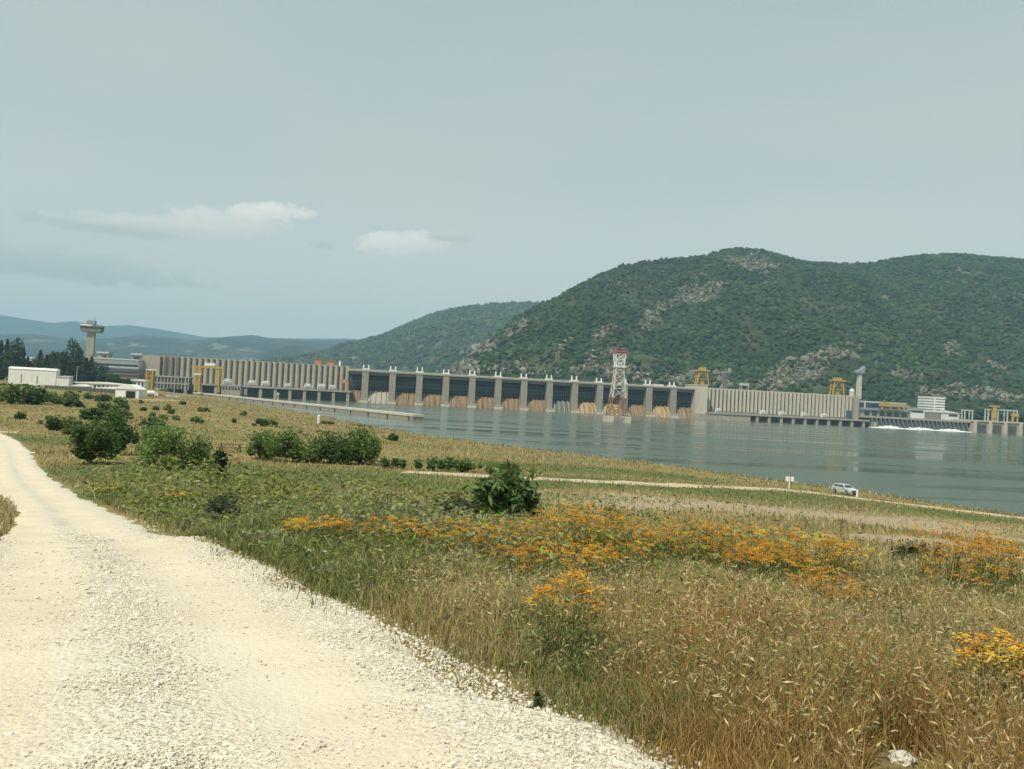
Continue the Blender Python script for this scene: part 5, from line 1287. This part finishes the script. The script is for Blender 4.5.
# near band
x, y, r, a = polar(300000, 2.7, 20, 0)
v = road_v(x, y); dn = fbm(x / .8, y / .8, 91, 3)
edge_n = .08 + .42 * fbm(x / .7, y / .7, 92, 3)
left_side = (v < 0) & (poly_dist(x, y, (ER + NL * RW[:, None])[::3]) < poly_dist(x, y, ER[::3]))
keep = (v < -edge_n * rng.uniform(.2, 1.3, len(v)) + .12) & (rng.uniform(0, 1, len(v)) < np.clip(.35 + 1.1 * dn, 0, 1)) & ~left_side
keep |= (v < 0) & left_side
keep |= (v >= -.1) & (v < .4) & (rng.uniform(0, 1, len(v)) < .035)
rq = ground(902, 766); keep &= ~((np.abs(x / r - rq.x / rq.xy.length) < .035) & (r < rq.xy.length + .12))
x, y, r, a, v = [q[keep] for q in (x, y, r, a, v)]
x0, y0, r0_, v0 = x, y, r, v
g = greenness(x, y); isg = rng.uniform(0, 1, len(x)) < g
for px_, py_, w_, h_, *_r in FL:
    q_ = ground(px_, py_); dd = np.hypot((x - q_.x) / (w_ * r / FPX / 2 + .05), (y - q_.y) / 1.6); near_f = np.exp(-dd ** 2) if px_ == FL[0][0] else np.maximum(near_f, np.exp(-dd ** 2))
cut = 1 - .5 * near_f; isg = isg | (rng.uniform(0, 1, len(x)) < near_f * .75)
hb = cut * (1 + .45 * isg * sstep(-.02, -.2, np.arctan2(x, y))) * np.interp(-v, [0, .3, .9, 2.0], [.09, .18, .32, .44]) * (.65 + .7 * fbm(x / 1.1, y / 1.1, 95, 3)) * rng.lognormal(0, .22, len(x)).clip(.4, 1.6)
ci = rng.integers(0, len(DRY), len(x)); c = DRY[ci] * rng.normal(1, .16, (len(x), 1)).clip(.5, 1.5)
redz = (fbm(x / 1.3, y / 1.3, 97, 3) > .52)[:, None]; c = np.where(redz, c * np.array([1.0, .90, .82]), c)
lr = (sstep(10, 5, r) * sstep(-.05, .25, np.arctan2(x, y)))[:, None]; c = c * (1 - lr * np.array([[.06, .17, .26]]))
gi = rng.integers(0, len(GRN), len(x)); cg = GRN[gi] * rng.normal(1, .2, (len(x), 1)).clip(.5, 1.6)
c = np.where(isg[:, None], cg, c * np.array([[1.0, .92, .80]]))
wd_ = np.interp(r, [2.7, 6, 20], [.0036, .0056, .015]) * np.where(isg, 1.6, 1) * rng.uniform(.7, 1.3, len(x))
P = np.c_[x, y, tz(x, y) - .01]
V, F, T_, tip = blades(P, hb, wd_, rng.uniform(.1, .75, len(x)), c, c * 1.15)
parts.append((V, F, T_))
np_mesh('dry_grass', *cat_mesh(parts)[:2], grassm, cat_mesh(parts)[2], kind='stuff', label='tall cured straw coloured grass beside the gravel road')
# seed heads: slim nodding spindles on the dry stems
sel = np.where((~isg) & (rng.uniform(0, 1, len(x)) < .24) & (v < -.5))[0]
tp_ = tip[sel]; rr_ = r[sel]; n = len(sel); L = np.interp(rr_, [2.7, 6, 20], [.026, .038, .085]) * rng.lognormal(0, .3, n); W_ = L * rng.uniform(.08, .15, n)
d = np.c_[rng.normal(0, 1, n), rng.normal(0, 1, n), rng.normal(.35, .6, n)]; d /= np.linalg.norm(d, axis=1)[:, None]
s_ = np.cross(d, rng.normal(size=(n, 3))); s_ /= np.linalg.norm(s_, axis=1)[:, None]; s2 = np.cross(d, s_)
V = np.stack([tp_ - d * L[:, None] * .1, tp_ + d * L[:, None] * .4 + s_ * W_[:, None], tp_ + d * L[:, None] * .4 - s_ * W_[:, None] * .5 + s2 * W_[:, None] * .8, tp_ + d * L[:, None] * .4 - s_ * W_[:, None] * .5 - s2 * W_[:, None] * .8, tp_ + d * L[:, None]], 1).reshape(-1, 3)
F = (np.array([[0, 2, 1], [0, 3, 2], [0, 1, 3], [4, 1, 2], [4, 2, 3], [4, 3, 1]])[None] + np.arange(n)[:, None, None] * 5).reshape(-1, 3)
T_ = np.repeat(jitter_col((.50, .41, .23), n, .25, .04), 5, 0)
np_mesh('seed_heads', V, F, grassm, T_, kind='stuff', label='pale nodding seed heads of the dry roadside grass')

# roadside weeds: leafy cards on the green left part and patches elsewhere
x, y, r, a = polar(150000, 5, 75, 0, -.80, .45)
v = road_v(x, y); g = greenness(x, y); left_side = (v < 0) & (poly_dist(x, y, (ER + NL * RW[:, None])[::3]) < poly_dist(x, y, ER[::3]))
bd = -v   # metres away from road edge
dens = np.where(a < -.12, .8, np.interp(a, [-.12, .2, .45], [.8, .3, .18])) * sstep(70, 45, r) * sstep(.0, .7, bd) * sstep(44, 20, bd) * (.35 + .9 * fbm(x / 2.5, y / 2.5, 101, 3))
keep = (v < -.15) & (rng.uniform(0, 1, len(v)) < dens * np.clip(g + .25, 0, 1)) & ~left_side
x, y, r, a, bd = [q[keep] for q in (x, y, r, a, bd)]
hmax = (.28 + 1.4 * fbm(x / 2.2, y / 2.2, 103, 3) ** 1.3 * sstep(.2, 3, bd)) * np.interp(a, [-.5, 0, .4], [1.15, .7, .55]) * (1 + 1.3 * sstep(26, 42, r) * sstep(-.2, -.35, a) * fbm(x / 4, y / 4, 109, 3))
P = np.c_[x, y, tz(x, y) + hmax * rng.uniform(.1, 1, len(x)) ** .8]
patch = fbm(x / 2.0, y / 2.0, 105, 3)[:, None]
c = np.where(patch > .56, np.array([[.23, .25, .12]]), np.where(patch > .44, np.array([[.20, .24, .06]]), np.array([[.15, .19, .052]])))
c = c * rng.normal(1, .25, (len(x), 1)).clip(.4, 1.7) * rng.normal(1, .08, (len(x), 3))
V, F, T_ = cards(P, np.interp(r, [5, 15, 75], [.022, .05, .17]) * rng.uniform(.6, 1.4, len(x)), c.clip(.01, 1), 2.6)
np_mesh('roadside_weeds', V, F, leafm, T_, kind='stuff', label='leafy green weeds crowding the right side of the road')

x, y, r, a = polar(42000, 3.2, 20, 0, -.3, .8)
v = road_v(x, y); wp = fbm(x / 1.0, y / 1.0, 131, 3)
keep = (v < -.35) & (rng.uniform(0, 1, len(v)) < sstep(.50, .66, wp))
x, y, r, wp = [q[keep] for q in (x, y, r, wp)]
P = np.c_[x, y, tz(x, y) + rng.uniform(.05, .55, len(x)) * (.6 + .6 * wp)]
c = np.where((fbm(x / .8, y / .8, 133, 2) > .5)[:, None], np.array([[.15, .185, .055]]), np.array([[.19, .21, .09]])) * rng.normal(1, .25, (len(x), 1)).clip(.4, 1.7)
V, F, T_ = cards(P, np.interp(r, [3, 8, 20], [.008, .013, .034]) * rng.uniform(.6, 1.4, len(x)), c, 3.2, up=.6)
np_mesh('meadow_herbs', V, F, leafm, T_, kind='stuff', label='scattered green herbs growing through the dry grass')

# middle distance field grass (20 to 90 m) and the rough tufts of the far field
x, y, r, a = polar(215000, 17, 650, 0)
sd = shore_d(x, y); v = road_v(x, y); gg, bb = fields(x, y)
keep = (sd > .6) & (v < -.3) & (poly_dist(x, y, PATH) > 1.3) & (rng.uniform(0, 1, len(x)) < np.clip(1.05 - 1.15 * bb, .05, 1) * (.35 + .9 * fbm(x / 5, y / 5, 111, 3)))
x, y, r, a, gg, sd = [q[keep] for q in (x, y, r, a, gg, sd)]
isg = rng.uniform(0, 1, len(x)) < np.clip(gg * 1.2 + (fbm(x / 8, y / 8, 113, 4) - .5) * 1.3 + .04, 0, 1)
ci = rng.integers(0, len(DRY), len(x)); c = np.where(isg[:, None], GRN[rng.integers(0, 4, len(x))], DRY[ci] * .95) * rng.normal(1, .18, (len(x), 1)).clip(.5, 1.5)
pk = (fbm(x / 14, y / 14, 115, 3) > .55)[:, None]; c = np.where(pk & ~isg[:, None], c * np.array([1.0, .92, .86]), c)
hb = np.interp(r, [17, 60, 420], [.30, .28, .45]) * rng.lognormal(0, .3, len(x)) * np.where(isg, .8, 1) * (.6 + .8 * fbm(x / 4, y / 4, 117, 3)) * (1 + .8 * np.exp(-((sd - 5) / 5) ** 2))
V, F, T_, _ = blades(np.c_[x, y, tz(x, y) - .02], hb, np.interp(r, [17, 60, 420], [.02, .07, .40]) * rng.uniform(.7, 1.3, len(x)), rng.uniform(.1, .7, len(x)), c, c * 1.12)
np_mesh('field_grass', V, F, grassm, T_, kind='stuff', label='short dry and green field grass sloping to the river')

# ================================================================== yellow flowers
petal = tint_mat('flower_yellow', .6, .25, spec=.15)
def flowers(px, py, w_px, h_px, label, nst=60, col=(.50, .235, .028), bright=.3, hgt=None, hue=0., depth=1.6, group='clumps of yellow flowers in the dry grass'):
    """one clump: py is the foot of the clump; heads reach h_px above it"""
    q = ground(px, py); u = math.hypot(q.x, q.y) / FPX; W = w_px * u / 2; H = hgt or h_px * u; H = min(max(H * 1.22, .62 if w_px > 30 else .35), 1.35)
    t = empty('yellow_flower_clump', (q.x, q.y, q.z), 0, label, 'flowers', group)
    n = nst; ang = rng.uniform(0, 6.28, n); rr = np.sqrt(rng.uniform(0, 1, n))
    X_ = rr * np.cos(ang) * W; Y_ = rr * np.sin(ang) * min(W, 1.6) * depth
    gz = tz(q.x + X_, q.y + Y_) - q.z
    hh = H * rng.uniform(.36 if nst > 60 else .80, 1.06, n) * (1 - .18 * rr ** 2)
    P = np.c_[X_, Y_, gz]; lean = rng.uniform(.02, .25, n)
    sw = max(.005, u * .55)
    V, F, T_, tip = blades(P, hh, np.full(n, sw), lean, jitter_col((.10, .12, .035), n, .2))
    m_ = n * 9; i_ = rng.integers(0, n, m_); f = rng.uniform(.1, .92, m_)[:, None]; LP = P[i_] * (1 - f) + tip[i_] * f + rng.normal(0, .02, (m_, 3))
    V2, F2, T2 = cards(LP, rng.uniform(.7, 1.3, m_) * max(.012, u * .9), jitter_col((.085, .115, .03), m_, .25), 2.8)
    F2t = np.vstack([F2[:, [0, 1, 2]], F2[:, [0, 2, 3]]])
    V3, F3, T3 = cat_mesh([(V, F, T_), (V2, F2t, T2)])
    np_mesh('stems', V3, F3, leafm, T3, parent=t)
    # flat branching heads made of small domed florets
    k = 22; hr = rng.uniform(.024, .055, n) * (1 + 22 * u); base_i = np.repeat(np.arange(n), k); m_ = n * k
    o_ = rng.normal(0, 1, (m_, 3)); o_[:, 2] *= .28; FP = tip[base_i] + o_ * hr[base_i][:, None] * .62
    FP[:, 2] -= .25 * np.hypot(o_[:, 0], o_[:, 1]) * hr[base_i] * .5
    s_ = np.clip(rng.uniform(.007, .012, m_), u * .62, None)
    hc = np.array(col)[None] * rng.normal(1, .18, (n, 1)).clip(.5, 1.5); br = (rng.uniform(0, 1, n) < bright)[:, None]; hc = np.where(br, np.array([[.66, .44, .045]]), hc)
    fc = (hc[base_i] * rng.normal(1, .16, (m_, 1)).clip(.5, 1.5)).clip(0, .9)
    OCT_V = np.array([(1, 0, 0), (0, 1, 0), (-1, 0, 0), (0, -1, 0), (0, 0, .7), (0, 0, -.5)]); OCT_F = np.array([(0, 1, 4), (1, 2, 4), (2, 3, 4), (3, 0, 4), (1, 0, 5), (2, 1, 5), (3, 2, 5), (0, 3, 5)])
    V, F, T_ = blobs(FP, np.c_[s_, s_, s_ * .75], fc, OCT_V, OCT_F, .12)
    np_mesh('flower_heads', V, F, petal, T_, parent=t)
for px, py, w_, h_, l, ns, br_, dp in FL: flowers(px, py, w_, h_, l, depth=(.55 if py > 640 else 1.6), nst= int(ns * (1.0 if py > 640 else 1.5)), bright=br_)
# a few white umbels
def umbel(px, py, h_px, label, first=[None]):
    q = ground(px, py); u = math.hypot(q.x, q.y) / FPX; H = h_px * u
    t = empty('white_umbel', (q.x, q.y, q.z), 0, label, 'wildflower', 'white umbel flowers in the grass')
    MB().beam((0, 0, 0), (.02, 0, H), .008).build('stem', mat('green_stem', (.1, .13, .05), .8, .1, 1), t)
    n = 16; o_ = rng.normal(0, 1, (n, 3)) * np.array([.028, .028, .006]); P = np.array([.02, 0, H]) + o_
    V, F, T_ = blobs(P, np.full((n, 3), max(.006, .25 * u)), jitter_col((.75, .74, .62), n, .08, .02)); np_mesh('flower_head', V, F, petal, T_, parent=t)
umbel(609, 540, 46, 'white umbel flower standing above the middle of the flower band'); umbel(640, 580, 30, 'white umbel flower low in the band right of the densest clumps')
umbel(306, 577, 26, 'white umbel flower at the left grass edge above the road'); umbel(322, 574, 22, 'small white umbel right of the one at the left grass edge')
